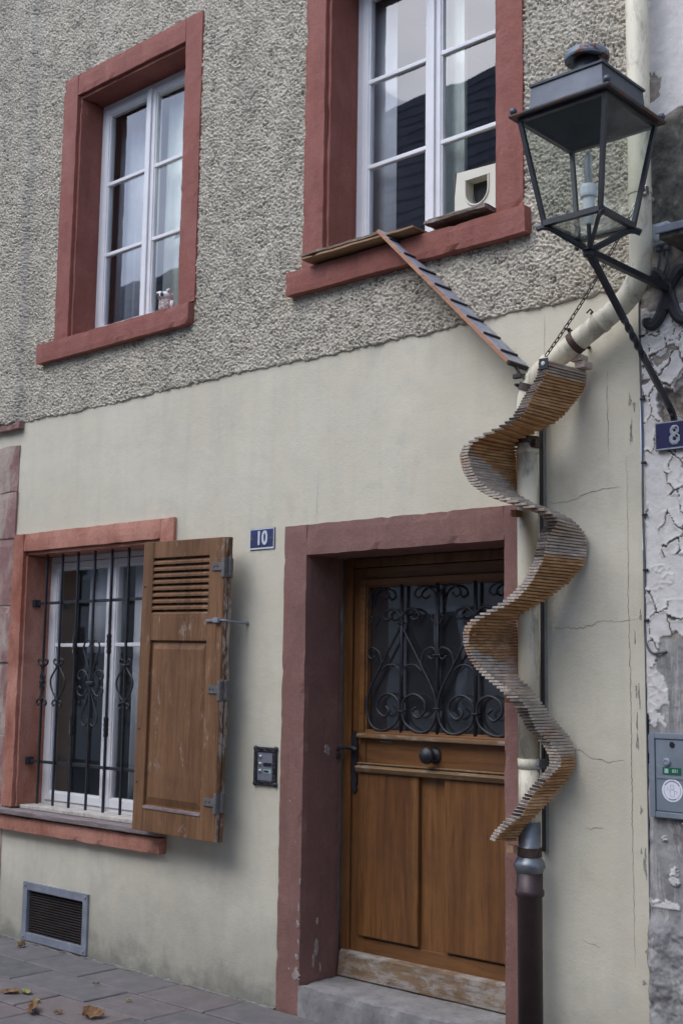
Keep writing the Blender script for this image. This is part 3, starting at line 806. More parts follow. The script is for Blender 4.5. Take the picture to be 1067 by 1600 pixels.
for z in (2.06, 1.02, 1.30):
    b = B(); lathe(b, [(.006, 0), (.007, .002), (.003, .004)], (sx0 + .025, sd, z), 8, 'd'); obj('screw', b, IRON, shut)
# the leaf sags about a degree
ang = math.radians(.85); piv = V((sx0 + sx1) / 2, sd, sz1)
Rm = Matrix.Translation(piv) @ Matrix.Rotation(-ang, 4, 'Y').inverted() @ Matrix.Translation(-piv)
hl = root_loc(house)
shut.matrix_local = Matrix.Translation(-hl) @ Rm @ Matrix.Translation(hl)
# ------------------------------------------------------------------ door
DX0, DX1, DZ0, DZ1 = -4.262, -3.084, .0, 2.190
b = B()
stone(b, -4.420, DX0, -.26, .014, -.02, 2.345, seed=11, chip=.006)
stone(b, DX1, -2.926, -.26, .014, -.02, 2.345, seed=12)
stone(b, DX0 - .002, DX1 + .002, -.26, .013, DZ1, 2.345, seed=13, chip=.006)
obj('door_surround', b, MAUVE, house)
b = B()
stone(b, DX0 + .003, DX1 - .003, -.34, .030, -.05, .142, .03, .003, 21, chip=.006)
obj('doorstep', b, STEPST, house)
dd = -.285     # face of the door leaf
b = B()        # leaf: stiles, rails
LX0, LX1 = -4.205, -3.150
CZ = (LX0 + LX1) / 2
box(b, LX0, -4.120, dd - .045, dd, .165, 2.140, .004); box(b, -3.236, LX1, dd - .045, dd, .165, 2.140, .004)
door = obj('door', b, DOORW, house, label='varnished brown wooden door with scrolled iron over dark glass')
b = B(); box(b, -4.120, -3.236, dd - .045, dd - .001, 2.085, 2.140, .003); obj('rail', b, DOORH, door)
b = B(); box(b, -4.120, -3.236, dd - .045, dd - .001, 1.302, 1.318, .003); obj('rail', b, DOORH, door)
b = B(); box(b, -4.120, -3.236, dd - .040, dd - .008, 1.150, 1.300); obj('rail', b, DOORH, door)
b = B(); box(b, -4.120, -3.236, dd - .045, dd - .001, .165, .335, .003); obj('rail', b, DOORH, door)
b = B(); box(b, -4.120, -3.236, dd - .040, dd - .010, .335, 1.135); obj('centre_board', b, DOORW, door)
for x0, x1 in ((-4.152, -3.772), (-3.618, -3.215)):
    b = B(); box(b, x0, x1, dd - .009, dd + .016, .347, 1.128, .006); obj('raised_panel', b, DOORW, door)
b = B()        # glazing bead frame
frame(b, -4.150, -3.206, 1.296, 2.083, .034, dd + .0005, dd + .022, .006)
frame(b, -4.120, -3.236, 1.326, 2.053, .012, dd - .02, dd + .010, .003)
obj('glass_frame', b, DOORH, door)
b = B(); box(b, -4.155, -3.190, dd + .0008, dd + .034, 1.296, 1.318, .006); obj('bead', b, DOORE, door)
b = B()
hull8(b, [V(-4.158, dd + .0005, 1.128), V(-3.175, dd + .0005, 1.128), V(-3.175, dd + .030, 1.128), V(-4.158, dd + .030, 1.128),
          V(-4.158, dd + .0005, 1.168), V(-3.175, dd + .0005, 1.168), V(-3.175, dd + .046, 1.156), V(-4.158, dd + .046, 1.156)], .005)
box(b, -4.155, -3.179, dd + .0007, dd + .024, 1.1685, 1.176, .003)
obj('ledge_moulding', b, DOORE, door)
b = B()
hull8(b, [V(LX0 - .05, dd + .0005, .146), V(LX1 + .05, dd + .0005, .146), V(LX1 + .05, dd + .045, .146), V(LX0 - .05, dd + .045, .146),
          V(LX0 - .05, dd + .0005, .272), V(LX1 + .05, dd + .0005, .272), V(LX1 + .05, dd + .030, .262), V(LX0 - .05, dd + .030, .262)], .006)
obj('weather_board', b, wood('greyed_weather_board', (.11, .065, .035), (.24, .155, .085), 'x', .9, .7, bump=.0012, worn=(.31, .28, .24), wornlim=(.44, .56)), door)
b = B(); g = 1.326
b.faces.new([b.verts.new(V(*p)) for p in ((-4.12, dd - .02, 1.32), (-3.236, dd - .02, 1.32), (-3.236, dd - .02, 2.06), (-4.12, dd - .02, 2.06))])
obj('glass', b, DGLASS, door)
r = B(); room(r, -4.22, -3.13, .16, 2.14, dd - .05, 2.2, .1); obj('hall_lining', r, ROOMW, door)
b = B()        # fixed frame between the stone and the leaf
box(b, DX0 + .001, LX0 - .003, dd - .05, dd + .012, .143, 2.189, .003); box(b, LX1 + .003, DX1 - .001, dd - .05, dd + .012, .143, 2.189, .003)
box(b, LX0 - .003, LX1 + .003, dd - .05, dd + .0105, 2.143, 2.189, .003)
obj('door_frame', b, DOORW, house)
# iron scrollwork, traced motif mirrored about each upright
sd_ = dd + .006
sw = B()
for x in (-3.889, -3.667, -3.445): box(sw, x - .0065, x + .0065, sd_ - .0065, sd_ + .0065, 1.326, 2.053)
big = [(-.095, .02), (-.071, -.004), (-.106, -.030), (-.150, .004), (-.141, .053), (-.081, .081), (-.020, .053), (-.010, -.006), (-.032, -.062), (-.117, -.099),
       (-.187, -.074), (-.218, .009), (-.202, .094), (-.142, .194), (-.080, .293), (-.016, .391), (-.008, .426), (.011, .468), (.056, .493), (.105, .476), (.105, .448), (.079, .442), (.060, .455)]
inner = [(-.128, .190), (-.105, .212), (-.079, .222), (-.040, .220), (-.012, .200), (-.008, .170)]
heart = [(.050, .150), (.089, .204), (.097, .238), (.080, .285), (.037, .305), (.012, .292), (.012, .265), (.033, .251), (.055, .265)]
top = [(.004, .510), (.019, .572), (.071, .601), (.122, .589), (.139, .561), (.113, .545), (.092, .563)]
mid = [(.006, .415), (.030, .438), (.036, .455), (.020, .460)]
for x in (-3.889, -3.445):
    for mx in (1, -1):
        m = [(p[0] if p[0] * 1 else 0, p[1]) for p in big]
        curve_xz(sw, [(-abs(a) if i < 16 else a, z) for i, (a, z) in enumerate(m)], sd_ + .004, .0070, 6, x, 1.434, mx, ns=6)
        curve_xz(sw, inner, sd_ + .002, .0045, 6, x, 1.434, mx)
    box(sw, x - .018, x + .018, sd_ - .01, sd_ + .014, 1.428, 1.437, .002)
    box(sw, x - .016, x + .016, sd_ - .01, sd_ + .014, 1.855, 1.862, .002)
for x in (-4.111, -3.667, -3.223):
    for mx in (1, -1):
        if (x < -4.1 and mx < 0) or (x > -3.3 and mx > 0): continue
        curve_xz(sw, heart, sd_ + .003, .0056, 6, x, 1.434, mx)
        curve_xz(sw, top, sd_ + .003, .0056, 6, x, 1.434, mx)
        curve_xz(sw, mid, sd_ + .003, .005, 6, x, 1.434, mx)
    if -4 < x < -3.4:
        box(sw, x - .024, x + .024, sd_ - .01, sd_ + .014, 1.700, 1.707, .002); box(sw, x - .018, x + .018, sd_ - .01, sd_ + .014, 1.447, 1.454, .002)
obj('iron_scrollwork', sw, IRON, door, smooth=True)
kx, kz = -3.690, 1.232
b = B()
lathe(b, [(.036, 0), (.038, .006), (.030, .011), (.014, .016), (.013, .040), (.026, .046), (.037, .056), (.040, .066), (.036, .078), (.033, .079), (.026, .088), (.012, .094), (.001, .095)], (kx, dd - .008, kz), 28, 'd')
obj('knob', b, IRON, door, smooth=True)
b = B(); hx = -4.186
extrude_xz(b, [(hx - .017, 1.075), (hx - .010, 1.055), (hx - .018, 1.045), (hx, 1.018), (hx + .018, 1.045), (hx + .010, 1.055), (hx + .017, 1.075), (hx + .017, 1.13), (hx + .012, 1.15), (hx + .017, 1.17), (hx + .022, 1.26), (hx + .015, 1.285), (hx + .020, 1.295), (hx, 1.328), (hx - .020, 1.295), (hx - .015, 1.285), (hx - .022, 1.26), (hx - .017, 1.17), (hx - .012, 1.15), (hx - .017, 1.13)], dd + .0005, dd + .012)
tube(b, [V(hx, dd, 1.242), V(hx, dd + .05, 1.242)], .011, 10)
tube(b, catmull([V(hx + .052, dd + .052, 1.236), V(hx + .02, dd + .05, 1.246), V(hx - .02, dd + .05, 1.246), V(hx - .065, dd + .052, 1.238), V(hx - .092, dd + .053, 1.222), V(hx - .09, dd + .053, 1.198), V(hx - .07, dd + .053, 1.195), V(hx - .064, dd + .053, 1.212)], 4), .0095, 8)
lathe(b, [(.008, 0), (.008, .012)], (hx, dd + .004, 1.125), 10, 'd')
obj('lever_handle', b, IRON, door, smooth=False)
b = B(); box(b, -4.03, -3.96, dd - .0075, dd - .006, 1.279, 1.285); obj('name_strip', b, SILV, door)

# paint loss and mends on the door stone
# hairline cracks in the plaster
def crack(pts, w=.003):
    bm = B(); P = []
    for (x0, z0), (x1, z1) in zip(pts, pts[1:]):
        n = max(2, int(math.hypot(x1 - x0, z1 - z0) / .012))
        for k in range(n):
            t = k / n; P.append((x0 + (x1 - x0) * t + random.uniform(-.003, .003), z0 + (z1 - z0) * t + random.uniform(-.005, .005)))
    P.append(pts[-1]); prev = None
    for i, (x, z) in enumerate(P):
        ww = w * random.uniform(.16, .42) * (.3 + .7 * math.sin(PI * (i + .3) / len(P)))
        j = P[min(i + 1, len(P) - 1)]; k = P[max(i - 1, 0)]
        t = Vector((j[0] - k[0], j[1] - k[1])); t = t.normalized() if t.length > 0 else Vector((1, 0)); nx, nz = -t.y * ww, t.x * ww
        cur = [bm.verts.new(V(x + nx, .0012, z + nz)), bm.verts.new(V(x - nx, .0012, z - nz))]
        if prev: bm.faces.new([prev[0], cur[0], cur[1], prev[1]])
        prev = cur
    return obj('crack', bm, CRACKM, house)
crack([(-2.86, 2.335), (-2.76, 2.332), (-2.68, 2.36), (-2.60, 2.372), (-2.52, 2.372)], .0035)
crack([(-2.87, 1.815), (-2.78, 1.806), (-2.70, 1.806), (-2.62, 1.83), (-2.52, 1.832), (-2.44, 1.845)], .0035)
crack([(-2.80, 1.315), (-2.72, 1.315), (-2.66, 1.285), (-2.58, 1.272), (-2.52, 1.285)], .0035)
crack([(-2.70, 1.005), (-2.62, 1.015)], .003); crack([(-2.72, .575), (-2.64, .555)], .003)
crack([(-4.20, 2.62), (-4.21, 2.36)], .002); crack([(-2.57, 2.86), (-2.575, 2.74), (-2.57, 2.62), (-2.572, 2.50)], .0035)
crack([(-2.875, 3.17), (-2.875, 2.98)], .002); crack([(-2.49, 2.5), (-2.488, 2.2), (-2.492, 1.9), (-2.487, 1.5), (-2.49, 1.1), (-2.488, .5)], .004)
# flaking render at the right-hand arris of the wall
BARE = plain('bare_render', (.33, .31, .26), .95, .35, 40, bump=.002, bs=90, c2=(.16, .145, .12), c2lim=(.5, .62))
for k in range(16):
    b = B(); rr = random.Random(k + 50); z = rr.uniform(.35, 2.78); x = -2.455 + rr.uniform(-.018, .020); h = rr.uniform(.010, .04) * (1.6 if rr.random() < .2 else 1); w = rr.uniform(.003, .008)
    m = 22; ph = rr.uniform(0, 6); pts = []
    for q in range(m):
        a = 2 * PI * q / m; rad = .75 + .25 * math.sin(3 * a + ph) + rr.uniform(-.28, .28)
        pts.append((x + w * math.cos(a) * rad , z + h * math.sin(a) * rad))
    extrude_xz(b, pts, .0002, .0010 + .0001 * k)
    obj('bare_patch', b, BARE, house)

# paint knocked off the left door jamb
CHIP = plain('bare_stone_chip', (.34, .30, .265), .9, .3, 60, bump=.003, bs=120, c2=(.2, .14, .12), c2lim=(.5, .6))
for x, z, w, h, s in ((-4.272, .50, .006, .035, 1), (-4.275, .42, .010, .022, 2), (-4.270, .34, .008, .016, 3), (-4.278, .27, .012, .02, 4), (-4.268, .62, .005, .018, 5), (-4.282, .185, .024, .034, 6), (-4.33, .205, .007, .006, 7), (-4.345, .99, .004, .006, 8), (-4.30, .80, .004, .005, 9)):
    b = B(); rr = random.Random(s); pts = [(x + w * math.cos(a) * rr.uniform(.35, 1.25), z + h * math.sin(a) * rr.uniform(.35, 1.25)) for a in [2 * PI * q / 18 for q in range(18)]]
    extrude_xz(b, pts, .010, .0158 + .0001 * s); obj('paint_chip', b, CHIP, house)
for d, z, w, h, s in ((-.155, 1.235, .020, .030, 1), (-.10, .30, .012, .05, 2), (-.105, .42, .006, .02, 3), (-.08, .24, .006, .03, 4), (-.13, .20, .005, .02, 5)):
    b = B(); rr = random.Random(s + 20); vs_ = [V(-4.2605 + .003, d + w * math.cos(a) * rr.uniform(.6, 1.2), z + h * math.sin(a) * rr.uniform(.6, 1.2)) for a in [2 * PI * q / 14 for q in range(14)]]
    f1_ = [b.verts.new(p) for p in vs_]; f2_ = [b.verts.new(p - Vector((.006, 0, 0))) for p in vs_]; b.faces.new(f1_)
    for q in range(14): b.faces.new([f1_[q], f2_[q], f2_[(q + 1) % 14], f1_[(q + 1) % 14]])
    obj('paint_chip', b, CHIP, house)

# ------------------------------------------------------------------ cellar vent
vent = thing('cellar_vent', 'grey metal framed cellar vent with dark louvres low in the cream wall', 'vent', (-6.25, 0, .02))
b = B(); frame(b, -6.572, -5.932, .014, .350, .045, -.02, .014, .002)
for x in (-6.55, -5.955):
    for z in (.035, .33): lathe(b, [(.008, 0), (.009, .003), (.004, .005)], (x, .014, z), 8, 'd')
obj('frame', b, GREYM, vent)
b = B()
for k in range(17):
    z = .064 + k * .0148
    hull8(b, [V(-6.527, -.022, z), V(-5.977, -.022, z), V(-5.977, -.004, z - .005), V(-6.527, -.004, z - .005), V(-6.527, -.022, z + .003), V(-5.977, -.022, z + .003), V(-5.977, -.004, z - .002), V(-6.527, -.004, z - .002)])
obj('louvre_mesh', b, plain('vent_louvre', (.05, .04, .036), .6, .3, 20, .3, 0), vent)
b = B(); box(b, -6.53, -5.97, -.16, -.15, .03, .335); obj('back', b, DARK, vent)

# ------------------------------------------------------------------ signs and bell panel
def text_bm(s, size, x, z, d, th=.002, bold=.0, sx=1.0):
    cu = bpy.data.curves.new('t', 'FONT'); cu.body = s; cu.size = size; cu.extrude = th / 2; cu.offset = bold
    cu.align_x = 'CENTER'; cu.align_y = 'CENTER'
    o = bpy.data.objects.new('t', cu); COL.objects.link(o)
    dg = bpy.context.evaluated_depsgraph_get(); me = bpy.data.meshes.new_from_object(o.evaluated_get(dg))
    bm = bmesh.new(); bm.from_mesh(me); bpy.data.objects.remove(o); bpy.data.meshes.remove(me); bpy.data.curves.remove(cu)
    for v in bm.verts:
        a, c, e = v.co; v.co = V(x + a * sx, d + th / 2 + e, z + c)
    return bm
sg = thing('house_number_sign', 'blue enamel plate reading 10 on the cream wall left of the door', 'sign', (-4.589, 0, 2.24))
b = B(); box(b, -4.680, -4.498, -.002, .006, 2.238, 2.348, .003); obj('plate', b, BLUE, sg)
b = B(); frame(b, -4.678, -4.500, 2.240, 2.346, .0045, .0062, .0078, 0, wb=.008); obj('border', b, ENW, sg)
b = text_bm('10', .098, -4.589, 2.294, .0064, .003, .0028, .86)
obj('digits', b, ENW, sg)
b = B()
for x in (-4.664, -4.514):
    lathe(b, [(.004, 0), (.004, .002)], (x, .0064, 2.295), 8, 'd'); box(b, x + (.006 if x < -4.6 else -.016), x + (.016 if x < -4.6 else -.006), .0064, .008, 2.293, 2.297)
box(b, -4.505, -4.497, .004, .0075, 2.26, 2.31, .001)
obj('rust_spot', b, plain('rust', (.17, .13, .09), .8, .3, 60, bump=0), sg)

bell = thing('doorbell_panel', 'ornate black framed bell panel with three steel buttons beside the door stone', 'doorbell', (-4.527, 0, 1.05))
b = B(); frame(b, -4.606, -4.448, 1.052, 1.240, .026, -.002, .016, .006)
for k in range(40):
    t = k / 40 * 2 * (.132 + .162); 
    if t < .132: p = (-4.593 + t, 1.065)
    elif t < .294: p = (-4.461, 1.065 + t - .132)
    elif t < .426: p = (-4.461 - (t - .294), 1.227)
    else: p = (-4.593, 1.227 - (t - .426))
    a = k * 1.7; tube(b, [V(p[0] + .007 * math.cos(a + s), .016, p[1] + .007 * math.sin(a + s)) for s in (0, .8, 1.6, 2.4, 3.2)], .0026, 5)
for x in (-4.606, -4.448):
    for z in (1.052, 1.24): lathe(b, [(.012, 0), (.014, .012), (.006, .02)], (x + (.008 if x < -4.5 else -.008), -.001, z + (.008 if z < 1.1 else -.008)), 10, 'd')
obj('frame', b, IRON, bell)
b = B(); box(b, -4.582, -4.472, -.001, .010, 1.076, 1.216, .001); obj('panel', b, SILV, bell)
for z in (1.192, 1.156, 1.122):
    b = B(); lathe(b, [(.010, 0), (.0105, .003), (.007, .004), (.007, .008), (.004, .010)], (-4.562, .010, z), 14, 'd'); obj('button', b, STEEL, bell, smooth=True)
b = B(); box(b, -4.538, -4.480, .0104, .013, 1.146, 1.163, .001); obj('name_tag', b, BLACK, bell)
b = B(); box(b, -4.534, -4.484, .0104, .0125, 1.111, 1.130, .001); obj('name_tag', b, PALEG, bell)
b = B(); box(b, -4.530, -4.498, .0127, .0135, 1.116, 1.126); obj('name_print', b, BLACK, bell)

# ------------------------------------------------------------------ neighbour's house (number 8) with its peeling wall
nb = thing('neighbour_house', 'grey white neighbouring house with badly peeling paint at the right edge', 'house', (-1.2, 0, 0))
def neighbour():
    st = .0042
    xs = np.arange(-2.422, -1.98, st); zs = np.arange(-.05, 5.3, st)
    X, Z = np.meshgrid(xs, zs)
    w = fbm(X, Z, 7, 4, 101) - .5; w2 = fbm(X, Z, 26, 3, 103) - .5
    Zn = Z + w * .35 + w2 * .06; Xn = X + (fbm(X, Z, 9, 3, 105) - .5) * .12
    # zones
    moss = sstep(3.28, 3.42, Zn) * (1 - sstep(3.78, 3.95, Zn))
    greyz = np.maximum((1 - sstep(.66, .80, Zn)) * .5, (1 - sstep(1.70, 1.76, Zn + (X < -2.36) * -.0)) )
    pz = ((Zn > 1.76) & (Zn < 3.10)) | (Zn > 3.92)
    pz |= (Zn > 1.40) & (Xn < -2.365) & (Zn < 3.1)
    pn = fbm(X, Z, 6, 5, 111)
    paint = pz & (pn < np.where(Zn > 3.9, .80, .74))
    paint &= ~((np.hypot((X + 2.275) / .07, (Z - 2.685) / .07) + w2 * 1.2) < 1)        # broken patch
    bp = fbm(X, Z, 3, 4, 121)
    paint &= ~((Z > 2.60) & (Z < 2.80) & (bp > .50))
    lowp = (Z < 1.07) & (Z > .74) & (fbm(X, Z, 16, 5, 131) > .565); paint |= lowp
    # craze pattern of the paint film
    xx = X + (fbm(X, Z, 18, 3, 141) - .5) * .05; zz = Z + (fbm(X, Z, 18, 3, 143) - .5) * .05
    f1, f2 = worley(xx * 1.25, zz * .8, 11, 7); e1 = (f2 - f1)
    g1, g2 = worley(xx, zz, 27, 8); e2 = (g2 - g1)
    act = fbm(X, Z, 3.5, 3, 151) > .53
    top = Z > 3.92
    crack = np.where((e1 < .030 * (.5 + 1.4 * fbm(X, Z, 20, 2, 155))) & act & ~top, 1., 0.)
    crack = np.maximum(crack, np.where((e2 < .030) & (fbm(X, Z, 5, 3, 153) > .76), 1., 0.))
    paint = paint & ~(crack > .5)
    pf = paint.astype(float)
    # the film lifts beside its cracks
    lift = np.exp(-e1 / .16) * act * (~top) * .8 + np.exp(-e2 / .2) * (fbm(X, Z, 5, 3, 153) > .58) * .4
    D = .0 + pf * (.0035 + .010 * lift) + (fbm(X, Z, 24, 4, 161) - .5) * .012 * (1 - pf * .6) + (fbm(X, Z, 2, 2, 171) - .5) * .02
    D -= .03 * np.clip(1 - np.hypot((X + 2.275) / .07, (Z - 2.685) / .065) - w2 * .8, 0, 1) ** .5
    # rougher rubble at the foot, standing a little forward
    D += (1 - sstep(.62, .72, Z + w * .1)) * (.03 + .05 * (fbm(X, Z, 16, 5, 181) - .5))
    D += .012 * sstep(-2.40, -2.415, X) * 0 - .012 * (X < -2.412)
    crk = crack * (pz & ~paint)
    mask = np.ones((X.shape[0] - 1, X.shape[1] - 1), bool)
    return grid_np('wall', X, D, Z, mask, NEIGH, nb, {'paint': pf, 'grey': greyz, 'moss': moss, 'crack': np.clip(crk, 0, 1)})
neighbour()
b = B(); box(b, -1.98, 3.2, -.45, -.002, -.05, 6.9); box(b, -2.42, -1.98, -.45, -.03, 5.28, 6.9); obj('plain_wall', b, plain('grey_render', (.46, .44, .40), .9, .2, 3, bump=.003, bs=30, c2=(.26, .25, .23), c2lim=(.5, .62)), nb)
# dark joint between the two houses
b = B(); box(b, -2.427, -2.418, -.2, -.012, 0, 6.5); obj('joint', b, DARK, nb)
# stone canopy over the neighbour's opening, seen from below
can = thing('stone_ledge', 'dark weathered ledge jutting from the mossy wall right of the lantern', 'ledge', (-1.8, 0, 3.30))
b = B(); stone(b, -2.225, -1.2, -.01, .200, 3.290, 3.335, .05, .003, 5); obj('slab', b, plain('mossy_stone', (.10, .09, .07), .9, .35, 14, bump=.002, bs=60, c2=(.2, .2, .2), c2lim=(.55, .7)), can)
b = B(); box(b, -2.235, -1.2, .2015, .212, 3.312, 3.342, .003); obj('lip', b, GREYM, can)

jb = thing('junction_box', 'small whitish electrical junction box with two curling cables', 'junction box', (-2.30, 0, 3.33))
b = B(); box(b, -2.346, -2.262, .003, .045, 3.335, 3.425, .012); lathe(b, [(.034, 0), (.034, .006), (.026, .009)], (-2.304, .045, 3.38), 20, 'd')
for x in (-2.336, -2.272):
    for z in (3.345, 3.415): lathe(b, [(.005, 0), (.004, .003)], (x, .045, z), 8, 'd')
obj('box', b, JBOX, jb)
for x, e in ((-2.318, 0), (-2.285, 1)):
    b = B(); lathe(b, [(.011, 0), (.013, .006), (.013, .018), (.009, .024)], (x, .022, 3.310), 10)
    tube(b, catmull([V(x, .022, 3.312), V(x + .002, .022, 3.275), V(x - .012, .022, 3.235 - .012 * e), V(x - .055, .02, 3.215 - .015 * e), V(-2.395, .016, 3.205 - .014 * e), V(-2.418, .012, 3.198 - .012 * e)], 5), .0055, 8)
    obj('cable', b, CABLE, jb, smooth=True)

wire = thing('wall_cable', 'thin grey cable clipped down the joint between the two houses', 'cable', (-2.412, .01, 2.4))
b = B()
tube(b, catmull([V(-2.414, .010, 3.19), V(-2.416, .010, 2.9), V(-2.412, .010, 2.6), V(-2.415, .010, 2.3), V(-2.412, .010, 2.0), V(-2.416, .010, 1.80), V(-2.408, .011, 1.735), V(-2.385, .011, 1.705), V(-2.35, .012, 1.705), V(-2.325, .004, 1.71)], 6), .0045, 8)
obj('cable', b, CABLE, wire, smooth=True)
for z in (2.98, 2.72, 2.46, 2.25, 2.03, 1.83):
    b = B(); box(b, -2.418, -2.398, .004, .016, z - .005, z + .005, .002); lathe(b, [(.004, 0), (.005, .004)], (-2.398, .01, z), 8, 'd'); obj('clip', b, IRON, wire)

s8 = thing('house_number_sign', 'dark blue enamel plate reading 8 on the peeling white wall', 'sign', (-2.26, 0, 2.5))
b = B(); box(b, -2.352, -2.158, .010, .020, 2.498, 2.612, .003); obj('plate', b, NAVY, s8)
b = B(); frame(b, -2.350, -2.160, 2.500, 2.610, .0035, .0202, .0215, 0, wb=.006); obj('border', b, ENG, s8)
b = B()    # angular figure eight
def ring8(cz, rx, rz, t=.010):
    n = 8; P = []
    for k in range(n):
        a = 2 * PI * (k + .5) / n; P.append(V(-2.266 + rx * math.cos(a), .0225, cz + rz * math.sin(a)))
    P += [P[0], P[1]]; tube(b, P, t, 6, cap=False, flat=.25)
ring8(2.573, .014, .0145, .0075); ring8(2.539, .0165, .0165, .0085)
obj('digit', b, ENG, s8)
b = B(); lathe(b, [(.005, 0), (.005, .002)], (-2.340, .0202, 2.555), 8, 'd'); obj('screw', b, BLACK, s8)

mb = thing('meter_cabinet', 'grey blue metal meter cabinet with a round white sticker', 'cabinet', (-2.27, 0, 1.08))
b = B(); frame(b, -2.398, -2.09, 1.080, 1.398, .022, .000, .028, .003); obj('frame', b, BOXM, mb)
b = B(); box(b, -2.374, -2.114, .002, .022, 1.104, 1.374, .003); box(b, -2.370, -2.118, .0222, .0245, 1.226, 1.234, .001); cdoor = obj('door', b, BOXM, mb)
b = B(); lathe(b, [(.010, 0), (.011, .003), (.006, .0035)], (-2.303, .022, 1.356), 14, 'd'); obj('keyhole', b, BLACK, cdoor)
b = B(); lathe(b, [(.014, 0), (.015, .006), (.009, .009), (.008, .007)], (-2.326, .022, 1.290), 16, 'd'); obj('lock', b, GREYM, cdoor, smooth=False)
b = B(); box(b, -2.345, -2.268, .0222, .0242, 1.243, 1.270, .001); lab = obj('green_label', b, GREEN, cdoor)
b = text_bm('831', .017, -2.292, 1.2565, .0244, .0008, .0004); obj('label_print', b, PALEG, cdoor)
b = B(); box(b, -2.336, -2.320, .0244, .0252, 1.248, 1.265, .001); obj('label_square', b, PALEG, cdoor)
b = B(); lathe(b, [(.043, 0), (.043, .0008)], (-2.306, .0222, 1.184), 40, 'd'); obj('sticker', b, PAPER, cdoor)
b = B()
def arcs(a0, a1, r, n, h):
    for k in range(n):
        a = math.radians(a0 + (a1 - a0) * (k + .5) / n); q = math.radians(abs(a1 - a0) / n * .36); p = []
        for rr_, s in ((r - h, -1), (r + h, -1), (r + h, 1), (r - h, 1)): p.append((-2.306 + rr_ * math.cos(a + s * q), 1.184 + rr_ * math.sin(a + s * q)))
        extrude_xz(b, p, .0231, .0236)
arcs(150, 30, .0345, 13, .0022); arcs(-118, -62, .0345, 6, .0022)
for a0, a1 in ((158, 238), (-58, 22)):
    tube(b, [V(-2.306 + .0345 * math.cos(math.radians(a0 + (a1 - a0) * k / 10)), .0233, 1.184 + .0345 * math.sin(math.radians(a0 + (a1 - a0) * k / 10))) for k in range(11)], .0006, 4)
def ln(p): tube(b, [V(-2.306 + x, .0233, 1.184 + z) for x, z in p], .0005, 4)
cr = [(.008 * math.cos(k * PI / 6), .012 + .010 * math.sin(k * PI / 6)) for k in range(13)]; ln(cr)
ln([(-.007, .003), (-.010, -.014), (-.004, -.024), (.004, -.024), (.010, -.014), (.007, .003)]); ln([(-.009, -.002), (-.018, .002), (-.020, .010)]); ln([(.009, -.002), (.019, -.004), (.017, -.012)])
for x in (-.003, .003): ln([(x, .013), (x + .001, .015)])
ln([(-.003, .006), (.003, .006)])
obj('sticker_print', b, INK, cdoor)

# ------------------------------------------------------------------ downpipe
dp = thing('downpipe', 'cream downpipe that bends across the wall and runs down beside the door', 'downpipe', (-2.897, .1, 0))
R_ = .046; PD = .105
def arc(c0, c1, c2, n=8):
    return [Vector(c0).lerp(Vector(c1), t).lerp(Vector(c1).lerp(Vector(c2), t), t) for t in [k / n for k in range(n + 1)]]
b = B()
tube(b, [V(-2.347, PD, 6.4), V(-2.352, PD, 3.30)] + arc(V(-2.354, PD, 3.27), V(-2.356, PD, 3.155), V(-2.45, PD, 3.092)) + [V(-2.452, PD, 3.0905)], R_, 24)
obj('upper_pipe', b, PIPEC, dp, smooth=True)
b = B()
tube(b, [V(-2.44, PD, 3.097), V(-2.52, PD, 3.052), V(-2.78, PD, 2.908)] + arc(V(-2.79, PD, 2.902), V(-2.893, PD, 2.845), V(-2.896, PD, 2.73)) + [V(-2.896, PD, 2.715)], R_ * .985, 24)
for p in ((-2.535, 3.0435), (-2.79, 2.902)):
    tube(b, [V(p[0] + .009, PD, p[1] + .005), V(p[0] - .009, PD, p[1] - .005)], R_ + .003, 24)
obj('bend', b, PIPEC, dp, smooth=True)
b = B(); tube(b, [V(-2.896, PD, 2.735), V(-2.897, PD, 1.262)], R_ - .002, 24); tube(b, [V(-2.896, PD, 2.56), V(-2.896, PD, 2.535)], R_ + .002, 24)
obj('pipe', b, PIPEC, dp, smooth=True)
b = B(); tube(b, [V(-2.897, PD, 1.275), V(-2.897, PD, 1.235)], R_ + .0005, 24); tube(b, [V(-2.897, PD, 1.236), V(-2.897, PD, 1.02)], R_ - .0025, 24); obj('pipe_section', b, PIPEC, dp, smooth=True)
b = B(); lathe(b, [(R_ - .001, 1.024), (R_ - .001, .885), (R_ + .004, .88), (R_ + .016, .862), (R_ + .018, .845), (R_ + .010, .835), (R_ + .006, .82)], (-2.897, PD, 0), 28); obj('zinc_collar', b, ZINCP, dp, smooth=True)
b = B(); lathe(b, [(R_ + .007, .832), (R_ + .007, .76), (R_ + .012, .755), (R_ + .012, .735), (R_ + .004, .728), (R_ + .004, -.02)], (-2.897, PD, 0), 28); obj('cast_pipe', b, PIPEB, dp, smooth=True)
def clamp(x, z, r, ax, mat=CLAMP, w=.014, ears=1, nm='clamp'):
    bm = B(); a = Vector((math.cos(ax), 0, math.sin(ax)))
    c = V(x, PD, z); tube(bm, [c - a * w, c + a * w], r, 24)
    n = Vector((-a.z, 0, a.x))
    s = c + n * (r + .004)
    if ears:
        tube(bm, [s - n * .006, s + n * .018], .009, 6); tube(bm, [s + n * .012 - Vector((0, .02, 0)), s + n * .012 + Vector((0, .02, 0))], .006, 8)
    tube(bm, [c + Vector((0, r * .8, 0)), c + Vector((0, PD + .01, 0))], .008, 6)
    return obj(nm, bm, mat, dp)
clamp(-2.655, 2.977, R_ + .004, math.atan2(.145, .26))
clamp(-2.880, 2.815, R_ + .004, PI / 2 - .35, w=.016)
clamp(-2.896, 2.592, R_ + .005, PI / 2, w=.014)
clamp(-2.352, 3.545, R_ + .003, PI / 2, PIPEC, w=.012, ears=0)
